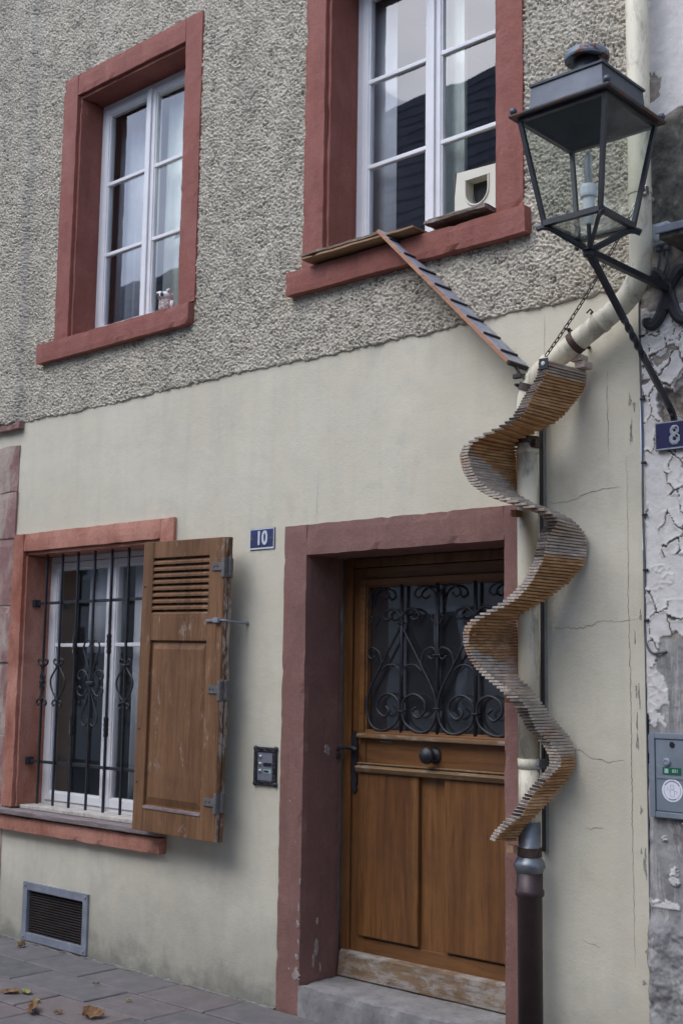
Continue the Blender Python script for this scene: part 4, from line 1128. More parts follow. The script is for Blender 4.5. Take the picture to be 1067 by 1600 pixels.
clamp(-2.897, .905, R_ + .004, PI / 2, w=.018)
b = B(); box(b, -2.862, -2.838, PD - .01, PD + .03, 2.555, 2.59, .003); lathe(b, [(.008, 0), (.008, .006)], (-2.85, PD + .03, 2.573), 8, 'd'); obj('clamp_ear', b, CLAMP, dp)
b = B(); box(b, -2.852, -2.842, PD - .06, PD + .010, 1.235, 1.275, .003); lathe(b, [(.008, 0), (.008, .006)], (-2.847, PD + .010, 1.258), 8, 'd'); obj('clamp_ear', b, GREYM, dp)
b = B(); lathe(b, [(.006, 0), (.010, .006), (.012, .012), (.004, .016)], (-2.575, PD, 3.075), 10); tube(b, [V(-2.59, PD + .02, 3.085), V(-2.57, PD + .028, 3.095), V(-2.56, PD + .02, 3.08)], .004, 6); obj('wing_screw', b, CLAMP, dp)
b = B(); box(b, -2.322, -2.30, PD + .02, PD + .045, 3.512, 3.548, .003); lathe(b, [(.0075, 0), (.0075, .008), (.004, .012)], (-2.311, PD + .045, 3.535), 10, 'd'); obj('clamp_ear', b, STEEL, dp)

rail = thing('cable_channel', 'dark flat metal channel fixed to the wall behind the downpipe', 'channel', (-2.85, 0, 1.8))
b = B(); box(b, -2.8935, -2.878, .001, .022, .90, 2.70, .002); obj('channel', b, plain('dark_channel', (.05, .045, .04), .6, .2, 8, .2, 0), rail)
b = B(); box(b, -2.8775, -2.871, .001, .018, .90, 2.70, .001); obj('side_strip', b, plain('strip_grey', (.22, .21, .18), .6, .15, 9, bump=0), rail)
# ------------------------------------------------------------------ the spiral cat staircase: laths stacked like a fan
# (z, front x, front d, rear x, rear d) of the lath at that height
EXPO = 0.95
ROWS = [(2.867,-2.681,0.27,-2.657,0.03),(2.848,-2.681,0.27,-2.646,0.03),(2.806,-2.69,0.28,-2.652,0.03),(2.775,-2.708,0.29,-2.668,0.04),(2.749,-2.723,0.3,-2.677,0.06),(2.718,-2.733,0.32,-2.693,0.08),(2.68,-2.734,0.34,-2.712,0.1),(2.648,-2.736,0.36,-2.739,0.13),(2.625,-2.779,0.35,-2.789,0.14),(2.606,-2.82,0.35,-2.852,0.14),(2.588,-2.875,0.36,-2.909,0.14),(2.57,-2.941,0.37,-2.945,0.12),(2.548,-3.003,0.37,-2.95,0.1),(2.52,-3.012,0.37,-2.955,0.09),(2.49,-3.023,0.36,-2.955,0.09),(2.442,-2.997,0.36,-2.955,0.09),(2.395,-2.965,0.355,-2.95,0.1),(2.36,-2.93,0.35,-2.931,0.12),(2.319,-2.828,0.38,-2.841,0.15),(2.293,-2.758,0.38,-2.779,0.15),(2.269,-2.69,0.36,-2.728,0.12),(2.25,-2.651,0.32,-2.702,0.08),(2.229,-2.63,0.29,-2.687,0.05),(2.206,-2.64,0.27,-2.679,0.03),(2.184,-2.679,0.26,-2.667,0.02),(2.155,-2.7,0.26,-2.661,0.02),(2.105,-2.712,0.26,-2.665,0.02),(2.059,-2.725,0.26,-2.674,0.03),(2.029,-2.74,0.26,-2.702,0.03),(1.986,-2.767,0.27,-2.736,0.05),(1.947,-2.781,0.29,-2.778,0.08),(1.91,-2.797,0.33,-2.811,0.12),(1.882,-2.838,0.35,-2.857,0.15),(1.857,-2.913,0.34,-2.914,0.14),(1.83,-2.99,0.33,-2.95,0.12),(1.806,-3.033,0.32,-2.955,0.1),(1.778,-3.06,0.3,-2.955,0.09),(1.744,-3.068,0.29,-2.955,0.085),(1.713,-3.069,0.28,-2.955,0.085),(1.675,-3.071,0.25,-2.955,0.085),(1.641,-3.028,0.26,-2.95,0.1),(1.61,-2.956,0.29,-2.932,0.12),(1.575,-2.879,0.31,-2.871,0.15),(1.541,-2.828,0.31,-2.835,0.15),(1.514,-2.798,0.3,-2.81,0.15),(1.489,-2.784,0.29,-2.805,0.14),(1.449,-2.793,0.25,-2.789,0.1),(1.4,-2.799,0.21,-2.76,0.06),(1.37,-2.78,0.18,-2.743,0.04),(1.34,-2.761,0.15,-2.738,0.02),(1.29,-2.711,0.14,-2.726,0.02),(1.259,-2.717,0.14,-2.73,0.02),(1.227,-2.753,0.14,-2.739,0.02),(1.185,-2.801,0.15,-2.763,0.03),(1.144,-2.846,0.16,-2.793,0.05),(1.1,-2.841,0.2,-2.813,0.1),(1.056,-2.852,0.23,-2.839,0.14),(1.024,-2.89,0.24,-2.872,0.15),(0.987,-2.943,0.24,-2.903,0.15),(0.942,-3.004,0.22,-2.944,0.14)]
RW = np.array(ROWS); zz_ = RW[::-1, 0]
def smooth(a):
    k = np.array([.2, .6, .2]); p = np.concatenate([[a[0]], a, [a[-1]]]); return np.convolve(p, k, 'valid')
cols = [smooth(RW[::-1, i]) for i in range(1, 5)]
pitch = .0122
levels = np.arange(RW[0, 0], RW[-1, 0] - .001, -pitch)
WEAR = np.array([(2.90, .75), (2.83, .62), (2.80, .18), (2.62, .18), (2.56, .15), (2.49, .16), (2.45, .15), (2.39, .2), (2.35, .85), (2.12, .85), (2.09, .5), (2.06, .1), (1.86, .08), (1.80, .12), (1.72, .15), (1.69, .4), (1.63, .6), (1.5, .66), (1.36, .6), (1.29, .5), (1.275, .1), (1.10, .1), (1.02, .15), (.93, .3)])[::-1]
ENDW = np.array([(2.9, 1.3), (2.6, 1.25), (2.55, .7), (2.47, .5), (2.4, .75), (2.3, .9), (2.22, 1.1), (2.08, 1.15), (2.04, .6), (1.9, 1.0), (1.8, .55), (1.66, .5), (1.52, 1.1), (1.42, 1.15), (1.3, .6), (1.2, 1.2), (1.07, 1.25), (1.0, .9), (.9, .8)])[::-1]
stairs = thing('cat_staircase', 'spiral cat staircase of stacked thin wooden laths winding in front of the downpipe', 'cat staircase', (-2.86, .2, .94))
def lath_faces(bm, L_wear, L_hue, z, vals, rnd):
    xf, df, xr, dr = vals
    f = Vector((xf, -df, 0)); r = Vector((xr, -dr, 0)); u = (f - r).normalized()
    p = Vector((0, 0, 1)).cross(u); p = p if p.x < 0 else -p
    jit = rnd.uniform(-.0016, .0016); w = .053
    f = f + u * rnd.uniform(-.0015, .0015); t = .0046 + rnd.uniform(-.0003, .0003)
    # part of the side face towards the street is weathered further in than the rest
    sp, sw1 = (float(np.interp(z, *SPLIT)), .8) if 2.37 < z < 2.545 else ((float(np.interp(z, *SPLIT2)), .75) if 1.63 < z < 1.73 else (.5, None))
    sp = min(.97, max(.03, sp + rnd.uniform(-.06, .06))); m = f.lerp(r, sp)
    c = [r, m, f, f + p * w, r + p * w]
    lo = [bm.verts.new(v + p * jit + Vector((0, 0, z - t))) for v in c]; hi = [bm.verts.new(v + p * jit + Vector((0, 0, z + t + .0004))) for v in c]
    sw_ = float(np.interp(z, WEAR[:, 0], WEAR[:, 1])); ew = float(np.interp(z, ENDW[:, 0], ENDW[:, 1])); h = rnd.random()
    for q, wv in ((lo[::-1], .1), (hi, .9), ([lo[0], lo[1], hi[1], hi[0]], sw_), ([lo[1], lo[2], hi[2], hi[1]], sw_ if sw1 is None else sw1), ([lo[2], lo[3], hi[3], hi[2]], ew + rnd.uniform(-.12, .12)), ([lo[3], lo[4], hi[4], hi[3]], .5), ([lo[4], lo[0], hi[0], hi[4]], .5)):
        F = bm.faces.new(q); F[L_wear] = wv + rnd.uniform(-.05, .05); F[L_hue] = h
SPLIT = ([2.37, 2.40, 2.46, 2.50, 2.545], [1., .85, .5, .25, .0]); SPLIT2 = ([1.63, 1.67, 1.73], [1., .5, .0])
def lath_obj(name, items, parent, bev=True):
    bm = B(); lw = bm.faces.layers.float.new('wear'); lh = bm.faces.layers.float.new('hue')
    for z, vals, seed in items: lath_faces(bm, lw, lh, z, vals, random.Random(seed))
    bmesh.ops.translate(bm, verts=bm.verts, vec=-root_loc(parent))
    bmesh.ops.recalc_face_normals(bm, faces=bm.faces)
    if bev: bmesh.ops.bevel(bm, geom=list(bm.edges), offset=.0009, segments=1, affect='EDGES')
    me = bpy.data.meshes.new(name); bm.to_mesh(me); bm.free(); me.materials.append(LATH)
    o = bpy.data.objects.new(name, me); COL.objects.link(o); o.parent = parent; return o
all_l = []
for i, z in enumerate(levels):
    vals = [float(np.interp(z, zz_, c)) for c in cols]
    L = math.hypot(vals[0] - vals[2], vals[1] - vals[3]); all_l.append((L, i, z, vals))
big_l = set(i for _, i, _, _ in sorted(all_l, reverse=True)[:100])
for L, i, z, vals in all_l:
    if i in big_l: lath_obj('step', [(z, vals, i)], stairs)
rest = lath_obj('lower_steps', [(z, vals, i) for L, i, z, vals in all_l if i not in big_l], stairs); rest['kind'] = 'stuff'
# dark end plate with rivet, small wooden packers that hold the stair to the pipe clamps
b = B(); box(b, -2.7245, -2.681, .2725, .2765, 2.838, 2.884, .002); obj('end_plate', b, plain('dark_plate', (.03, .028, .027), .6, .2, 20, bump=0), stairs)
b = B(); lathe(b, [(.009, 0), (.009, .002), (.004, .0035)], (-2.704, .2765, 2.862), 14, 'd'); obj('rivet', b, JBOX, stairs)
b = B(); lathe(b, [(.011, 0), (.011, .0008)], (-3.033 , .2975 , 1.777), 16, 'd'); o_r = obj('plug', b, SHUT, stairs)
b = B(); box(b, -2.676, -2.628, .02, .085, 2.8745, 2.902, .003); obj('packer', b, BLOCKW, stairs)
b = B(); box(b, -2.690, -2.640, .035, .095, 2.9035, 2.930, .003); obj('packer', b, BLOCKW, stairs)
b = B(); lathe(b, [(.017, 0), (.019, .003), (.019, .05), (.016, .052)], (-2.925, .135, 2.597), 14, 'd'); obj('packer', b, BLOCKO, stairs)
b = B(); box(b, -2.918, -2.890, .152, .20, 2.262, 2.290, .003); obj('packer', b, BLOCKO, stairs)
b = B(); box(b, -2.95, -2.905, .10, .20, 1.50, 1.535, .003); obj('packer', b, BLOCKO, stairs)
b = B(); box(b, -2.945, -2.912, .165, .20, .905, .935, .003); tube(b, [V(-2.94, .18, .93), V(-2.945, .19, .965)], .0015, 5); obj('packer', b, BOARDU, stairs)

# ------------------------------------------------------------------ ramp and shelf boards
def local_board(bm, P0, P1, d00, d01, d10, d11, t, bev=.002, s0=0., s1=1., zo=0., ins=0.):
    """board running from P0 to P1 in the x-z plane; d00..d01 its depth range at P0, d10..d11 at P1"""
    a = Vector(P0).lerp(Vector(P1), s0); c = Vector(P0).lerp(Vector(P1), s1)
    u = (Vector(P1) - Vector(P0)).normalized(); n = Vector((-u.y, u.x)); n = n if n.y > 0 else -n
    da = (d00 + (d10 - d00) * s0 + ins, d01 + (d11 - d01) * s0 - ins); dc = (d00 + (d10 - d00) * s1 + ins, d01 + (d11 - d01) * s1 - ins)
    lo = zo; hi = zo + t; C = []
    for h in (lo, hi):
        for q, dd_ in ((a, da[0]), (c, dc[0]), (c, dc[1]), (a, da[1])):
            C.append(V(q.x + n.x * h, dd_, q.y + n.y * h))
    return hull8(bm, C, bev)
ramp = thing('cat_ramp', 'sloping grey wooden cat ramp with dark cleats from the window sill to the staircase', 'cat ramp', (-3.7, .07, 3.69))
P0, P1 = (-3.716, 3.692), (-2.955, 2.926)
b = B(); local_board(b, P0, P1, -.012, .140, .018, .170, .016, .002)
M45 = obj('board', b, wood('ramp_grey', (.22, .22, .25), (.43, .43, .47), 'x', 1., .7, worn=(.42, .38, .37), wornlim=(.6, .72), bump=.001), ramp)
b = B(); local_board(b, P0, P1, .1402, .1425, .1702, .1725, .0155, 0, zo=.0003); obj('bare_edge', b, ORANGEW, ramp)
b = B(); local_board(b, P0, P1, .004, .136, .034, .166, .0018, 0, zo=-.0022); obj('underside', b, BOARDU, ramp)
DKW = wood('dark_cleat', (.025, .022, .02), (.07, .06, .055), 'd', 1., .8)
for k in range(8):
    t = .075 + .122 * k
    b = B(); local_board(b, P0, P1, 0, .14, .03, .17, .009, .0015, t, t + .009, .0162, .009); obj('cleat', b, DKW, ramp)
b = B(); local_board(b, P0, P1, 0, .14, .03, .17, .021, .002, 1.0015, 1.013, -.003, .0)
obj('end_batten', b, DKW, ramp)
b = B(); tube(b, [V(-2.952, .12, 2.932), V(-2.935, .12, 2.905), V(-2.922, .125, 2.885)], .007, 8); box(b, -2.935, -2.893, .135, .158, 2.856, 2.876, .004); tube(b, [V(-2.900, .15, 2.862), V(-2.884, .15, 2.850), V(-2.881, .15, 2.870)], .005, 6); obj('joint_hook', b, DKW, ramp)

sb = thing('shelf_board', 'long weathered board lying across the left of the cat window sill', 'board', (-3.86, .02, 3.66))
b = B(); stone(b, -4.232, -3.505, -.19, .128, 3.668, 3.682, .03, .0012, 31); obj('plank', b, BOARDU, sb)
b = B(); stone(b, -4.234, -3.70, -.14, .131, 3.6835, 3.700, .03, .002, 33); obj('upper_layer', b, SHELFW, sb)
sb2 = thing('shelf_board', 'short grey plank lying in front of the cat flap', 'board', (-3.31, .02, 3.66))
b = B(); stone(b, -3.478, -3.128, -.10, .088, 3.684, 3.703, .03, .002, 35); obj('plank', b, SHELFW, sb2)
b = B(); stone(b, -3.47, -3.14, -.12, .07, 3.7045, 3.715, .03, .002, 37); obj('upper_layer', b, SILLW, sb2)

# ------------------------------------------------------------------ owl figurine on the left sill
owl = thing('owl_figurine', 'small white and brown owl figurine on the upper left window sill', 'figurine', (-5.46, -.03, 3.657))
owl.scale = (1.4, 1.4, 1.4)
bm = B(); prof = [(.004, 0), (.024, .002), (.030, .012), (.034, .03), (.033, .05), (.029, .062)]
lathe(bm, prof, (-5.46, -.03, 3.657), 20)
for v in bm.verts:
    v.co += noise.noise_vector(v.co * 90) * .0025
obj('body', bm, OWLB, owl, smooth=True)
bm = B(); lathe(bm, [(.020, 0), (.030, .006), (.034, .018), (.031, .030), (.020, .037), (.004, .039)], (-5.462, -.026, 3.712), 20)
obj('head', bm, OWLW, owl, smooth=True)
for s in (-1, 1):
    bm = B(); tube(bm, [V(-5.462 + s * .018, -.022, 3.741), V(-5.462 + s * .030, -.016, 3.752), V(-5.462 + s * .040, -.010, 3.753)], [.012, .009, .003], 8); obj('ear_tuft', bm, OWLW, owl, smooth=True)
    bm = B(); lathe(bm, [(.009, 0), (.009, .003), (.005, .004)], (-5.462 + s * .013, .0055, 3.733), 12, 'd'); obj('eye', bm, BLACK, owl)
    bm = B(); tube(bm, [V(-5.46 + s * .032, -.028, 3.708), V(-5.46 + s * .037, -.03, 3.69), V(-5.46 + s * .030, -.03, 3.668)], [.008, .011, .004], 8); obj('wing', bm, OWLW, owl, smooth=True)
bm = B(); tube(bm, [V(-5.462, .003, 3.726), V(-5.462, .014, 3.719), V(-5.462, .013, 3.711)], [.005, .004, .001], 6); obj('beak', bm, plain('beak', (.3, .2, .12), .6, .1, 20, bump=0), owl)

# ------------------------------------------------------------------ street lantern on its bracket
LXc, LDc = -2.286, .61
lan = thing('wall_lantern', 'four sided iron street lantern with a grey chimney cap, held out on a wrought bracket', 'street lamp', (LXc, 0, 3.14))
def ringsq(s, z): return [V(LXc - s, LDc + s, z), V(LXc + s, LDc + s, z), V(LXc + s, LDc - s, z), V(LXc - s, LDc - s, z)]
def loft(bm, rings, caps=(True, True)):
    R = [[bm.verts.new(p) for p in r] for r in rings]
    for a, c in zip(R, R[1:]):
        for k in range(4): bm.faces.new([a[k], a[(k + 1) % 4], c[(k + 1) % 4], c[k]])
    if caps[0]: bm.faces.new(R[0][::-1])
    if caps[1]: bm.faces.new(R[-1])
def sqbar(bm, a, c, w=.011): tube(bm, [a, c], w * .72, 4)
ZR = 3.653
b = B(); loft(b, [ringsq(.172, ZR - .004), ringsq(.206, ZR - .008), ringsq(.209, ZR - .002), ringsq(.209, ZR + .004), ringsq(.158, ZR + .030), ringsq(.153, ZR + .028)], (False, False)); obj('roof_rim', b, plain('rusty_rim', (.07, .07, .072), .6, .3, 9, .3, .0006, 60, c2=(.15, .055, .03), c2lim=(.5, .58)), lan)
b = B(); loft(b, [ringsq(.155, ZR + .022), ringsq(.148, ZR + .115), ringsq(.154, ZR + .117), ringsq(.155, ZR + .125), ringsq(.10, ZR + .150), ringsq(.05, ZR + .156)], (False, True)); obj('roof_box', b, ZINC, lan)
b = B(); lathe(b, [(.060, .150), (.058, .165), (.050, .185), (.048, .232)], (LXc, LDc, ZR), 32); obj('chimney_neck', b, IRONB, lan, smooth=True)
b = B(); lathe(b, [(.050, .236), (.074, .228), (.082, .230), (.084, .238), (.083, .252), (.076, .262), (.050, .270), (.010, .273)], (LXc, LDc, ZR), 32)
obj('chimney_cap', b, plain('rusty_zinc_cap', (.19, .235, .26), .5, .22, 7, .4, .0006, 50, c2=(.15, .055, .03), c2lim=(.52, .57)), lan, smooth=False)
for x, y in ((-1, 1), (1, 1), (1, -1), (-1, -1)):
    b = B(); c = (LXc + x * .196, LDc + y * .196, ZR + .004)
    lathe(b, [(.004, 0), (.005, .004), (.011, .008), (.0145, .017), (.011, .027), (.002, .031)], c, 14); obj('corner_ball', b, ZINC, lan, smooth=True)
b = B(); loft(b, [ringsq(.168, ZR - .0045), ringsq(.168, ZR - .002), ringsq(.12, ZR + .06), ringsq(.04, ZR + .10)], (False, True)); obj('inner_reflector', b, plain('sooty_underside', (.012, .015, .014), .7, .3, 12, .1, 0), lan)
T, Bo = ringsq(.178, 3.640), ringsq(.116, 3.247)
b = B()
for k in range(4):
    sqbar(b, T[k], T[(k + 1) % 4], .016); sqbar(b, Bo[k], Bo[(k + 1) % 4], .020); sqbar(b, T[k], Bo[k], .0155)
obj('frame', b, IRONB, lan)
for k in range(4):
    b = B(); q = [T[k], T[(k + 1) % 4], Bo[(k + 1) % 4], Bo[k]]; cc = sum(q, Vector()) / 4
    b.faces.new([b.verts.new(p + (cc - p) * .012) for p in q]); obj('pane', b, LGLASS, lan)
b = B(); b.faces.new([b.verts.new(p) for p in ringsq(.108, 3.243)]); obj('bottom_pane', b, m_glass('dusty_glass', 1.2, tint=(.8, .84, .82), dirt=.42, dirtc=(.45, .5, .48)), lan)
b = B()
tip = V(LXc, LDc, 3.145)
for x, y in ((-1, 1), (1, 1), (1, -1), (-1, -1)):
    def q(r, z): return V(LXc + x * r, LDc + y * r, z)
    tube(b, catmull([q(.136, 3.224), q(.120, 3.232), q(.100, 3.228), q(.065, 3.20), q(.03, 3.172), q(.008, 3.155)], 4), [.0125] * 20 + [.013], 6, flat=.7)
tube(b, [V(LXc, LDc, 3.13), V(LXc, LDc, 3.25)], .008, 8)
obj('cradle', b, IRONB, lan, smooth=False)
b = B(); lathe(b, [(.012, -.020), (.022, -.016), (.024, -.004), (.018, .0), (.026, .004), (.026, .014), (.014, .02)], (LXc, LDc, 3.145), 16); obj('collar', b, IRON, lan)
b = B(); lathe(b, [(.016, 3.25), (.018, 3.27), (.020, 3.30), (.022, 3.345), (.020, 3.35), (.030, 3.353), (.032, 3.362), (.032, 3.385), (.028, 3.398), (.020, 3.402)], (LXc, LDc, 0), 20); bulb = obj('lamp_holder', b, BULBW, lan, smooth=False)
for x, y in ((-.011, 0), (.011, 0), (0, -.011), (0, .011)):
    b = B(); tube(b, [V(LXc + x, LDc + y, 3.40), V(LXc + x, LDc + y, 3.515), V(LXc + x * .3, LDc + y * .3, 3.522)], .0055, 8); obj('lamp_tube', b, m_glass('lamp_tube_glass', 2.5, dirt=.5, dirtc=(.7, .72, .72)), bulb if False else lan, smooth=True)
b = B()
tube(b, [V(LXc, LDc + .01, 3.146), V(LXc, .014, 3.150)], .0165, 4)
obj('arm', b, IRONB, lan)
b = B(); pts = []; N = 60
A_ = V(LXc, LDc - .01, 3.135); C_ = V(LXc + .012, .045, 2.665)
for k in range(N + 1): pts.append(A_.lerp(C_, k / N))
bm2 = b
# twisted square bar: rotate the section in the middle third
axis = (C_ - A_).normalized(); n0 = Vector((1, 0, 0)); n0 = (n0 - axis * n0.dot(axis)).normalized(); b0 = axis.cross(n0); rings = []
for k, p in enumerate(pts):
    t = k / N; tw = 2.2 * PI * min(1, max(0, (t - .40) / .26)); rr = .0145 if t > .06 else .017
    rings.append([b.verts.new(p + (n0 * math.cos(tw + PI / 4 + j * PI / 2) + b0 * math.sin(tw + PI / 4 + j * PI / 2)) * rr) for j in range(4)])
for a, c in zip(rings, rings[1:]):
    for j in range(4): b.faces.new([a[j], a[(j + 1) % 4], c[(j + 1) % 4], c[j]])
b.faces.new(rings[0]); b.faces.new(rings[-1])
tube(b, catmull([C_, V(LXc + .013, .020, 2.640), V(LXc + .014, .010, 2.615), V(LXc + .014, .008, 2.59)], 4), .0135, 4)
lathe(b, [(.008, 0), (.008, .006), (.004, .009)], (LXc + .013, .026, 2.632), 8, 'd')
obj('strut', b, IRONB, lan)
b = B()
for mx in (1, -1):
    tube(b, catmull([V(LXc + mx * .004, .014, 3.14), V(LXc + mx * .022, .018, 3.185), V(LXc + mx * .052, .018, 3.222), V(LXc + mx * .082, .018, 3.228), V(LXc + mx * .100, .018, 3.212)], 5), [.017 + .013 * math.sin(PI * min(1, k / 19)) for k in range(20)] + [.018], 8, flat=.45)
    tube(b, catmull([V(LXc + mx * .004, .014, 3.15), V(LXc + mx * .020, .018, 3.09), V(LXc + mx * .034, .018, 3.045), V(LXc + mx * .064, .018, 3.015), V(LXc + mx * .090, .018, 3.028), V(LXc + mx * .092, .018, 3.048)], 5), [.020 + .006 * math.sin(PI * min(1, k / 24)) for k in range(25)] + [.017], 8, flat=.45)
box(b, LXc - .024, LXc + .024, .004, .028, 3.06, 3.20, .008)
obj('wall_plate', b, IRON, lan, smooth=False)

# ------------------------------------------------------------------ chain from the pipe clamp to the stair head
chn = thing('hanging_chain', 'thin rusty chain holding the head of the cat staircase', 'chain', (-2.69, .262, 2.9))
a = V(-2.311, PD + .055, 3.52); c = V(-2.700, .262, 2.895); n = 30; proto = None
for k in range(n):
    t = (k + .5) / n; p = a.lerp(c, t) - Vector((0, 0, .035 * math.sin(PI * t)))
    t2 = (k + .6) / n; p2 = a.lerp(c, t2) - Vector((0, 0, .035 * math.sin(PI * t2)))
    if proto is None:
        bm = B(); L, w = .0135, .0062; P = []
        for i in range(16):
            q = 2 * PI * i / 16; P.append(Vector((w * math.cos(q), 0, math.copysign(L - w, math.sin(q)) * (abs(math.sin(q)) > .01) + w * math.sin(q))))
        P += [P[0]]; tube(bm, P, .0023, 6, cap=False)
        proto = obj('link', bm, CLAMP, chn, smooth=True, local=True); o = proto
    else:
        o = proto.copy(); COL.objects.link(o); o.parent = chn
    rot = (p2 - p).to_track_quat('Z', 'Y').to_matrix().to_4x4() @ Matrix.Rotation(PI / 2 * (k % 2) + .3, 4, 'Z')
    o.matrix_local = Matrix.Translation(p - root_loc(chn)) @ rot

# ------------------------------------------------------------------ ground
def paving():
    bm = B(); lh = bm.faces.layers.float.new('hue'); d = .012; r = random.Random(5); row = 0
    while d < 2.3:
        w = r.choice([.26, .30, .28]); x = -9.2 + r.uniform(0, .4)
        while x < 2.5:
            L = r.uniform(.34, .66); zt = r.uniform(-.0025, .0035); t1 = r.uniform(-.002, .002); g = .005; h = r.random()
            c = [(x + g, d + g), (x + L - g, d + g), (x + L - g, d + w - g), (x + g, d + w - g)]
            c = [(a + r.uniform(-.002, .002), e + r.uniform(-.002, .002)) for a, e in c]
            ins = .006
            lo = [bm.verts.new(V(a, e, -.03)) for a, e in c]
            mi = [bm.verts.new(V(a, e, zt + t1 * (k % 2) - .004)) for k, (a, e) in enumerate(c)]
            cc = ((c[0][0] + c[2][0]) / 2, (c[0][1] + c[2][1]) / 2)
            hi = [bm.verts.new(V(a + math.copysign(ins, cc[0] - a), e + math.copysign(ins, cc[1] - e), zt + t1 * (k % 2))) for k, (a, e) in enumerate(c)]
            fs = [bm.faces.new(hi)]
            for k in range(4):
                fs.append(bm.faces.new([lo[k], lo[(k + 1) % 4], mi[(k + 1) % 4], mi[k]])); fs.append(bm.faces.new([mi[k], mi[(k + 1) % 4], hi[(k + 1) % 4], hi[k]]))
            for f in fs: f[lh] = h
            x += L
        d += w; row += 1
    return struct(obj('pavement', bm, PAVE))
paving()
b = B(); box(b, -9.3, 2.6, -.01, 2.36, -.2, -.0085); struct(obj('pavement_bed', b, SAND))
b = B(); stone(b, -9.0, -4.425, -.005, .022, -.02, .009, .035, .004, 55, chip=.01); stone(b, -2.86, -2.43, -.005, .022, -.02, .009, .035, .004, 56); struct(obj('mortar_strip', b, plain('pale_mortar', (.20, .19, .17), .95, .25, 25, bump=.002, bs=90, c2=(.13, .14, .11), c2lim=(.5, .65))))
b = B()
for k in range(12): stone(b, -9.3 + k * 1.0 + .004, -8.3 + k * 1.0 - .004, 2.365, 2.50, -.2, .0, .12, .002, k)
struct(obj('kerb', b, STEPST))
b = B(); b.faces.new([b.verts.new(V(*p)) for p in ((-70, 2.4, -.13), (50, 2.4, -.13), (50, 70, -.13), (-70, 70, -.13))]); struct(obj('street', b, ASPH))
b = B(); b.faces.new([b.verts.new(V(*p)) for p in ((-70, -60, -.16), (50, -60, -.16), (50, 2.6, -.16), (-70, 2.6, -.16))]); struct(obj('ground', b, SAND))

def leaf(x, d, L, W_, yaw, mat, label, curl=.4, seed=0):
    r = random.Random(seed); bm = B(); n = 9; rows = []
    for i in range(n + 1):
        t = i / n; w = W_ * math.sin(PI * min(1, t * .96 + .02)) ** .8 * (1 + .35 * math.sin(t * 19 + seed)) * .5
        zc = .004 + curl * L * .28 * (t - .5) ** 2 * 2 + r.uniform(0, .003)
        rows.append([bm.verts.new(Vector(((t - .5) * L, s * w, max(.002, zc + (abs(s) ** 2 * curl * W_ * .45) * (1 + .5 * s) + .05 * L * math.sin(5 * t + 3 * s + seed) + r.uniform(-.003, .004))))) for s in (-1, -.5, 0, .5, 1)])
    for a, c in zip(rows, rows[1:]):
        for k in range(4): bm.faces.new([a[k], a[k + 1], c[k + 1], c[k]])
    tube(bm, [Vector((-.5 * L, 0, .006)), Vector((-.62 * L, .01 * L, .010)), Vector((-.74 * L, .06 * L, .008))], .0012, 5)
    o = obj('fallen_leaf', bm, mat, None, smooth=True); o.location = V(x, d, .003); o.rotation_euler = (0, 0, yaw)
    s = o.modifiers.new('thick', 'SOLIDIFY'); s.thickness = .0008
    return tag(o, label, 'leaf', 'fallen leaves on the pavement')
leaf(-5.56, .745, .10, .05, .5, LEAFM, 'brown leaf at the left edge of the pavement, beside the yellow green one', .3, 1)
leaf(-5.50, .69, .085, .045, -.2, LEAFY, 'yellow green leaf on the pavement near the left edge', .3, 2)
leaf(-5.20, .855, .155, .05, -.62, LEAFM, 'long narrow curled brown leaf on the pavement', .55, 3)
leaf(-4.915, .715, .105, .085, .6, LEAFM, 'broad crumpled brown leaf on the pavement, furthest right', .5, 4)
leaf(-5.33, .745, .05, .03, .2, LEAFY, 'small yellow leaf above the long curled brown leaf', .4, 5)
leaf(-5.40, .335, .032, .018, 1.0, LEAFM, 'tiny orange scrap of leaf below the cellar vent', .5, 6)
leaf(-5.03, .42, .035, .02, .3, LEAFY, 'tiny yellow scrap of leaf on the slabs right of the cellar vent', .4, 7)
leaf(-6.43, .10, .07, .04, 2.0, LEAFM, 'dry leaf at the foot of the wall left of the cellar vent', .6, 8)
leaf(-5.08, .79, .04, .03, 1.2, LEAFM, 'small brown leaf between the long curled and the broad crumpled one', .4, 9)

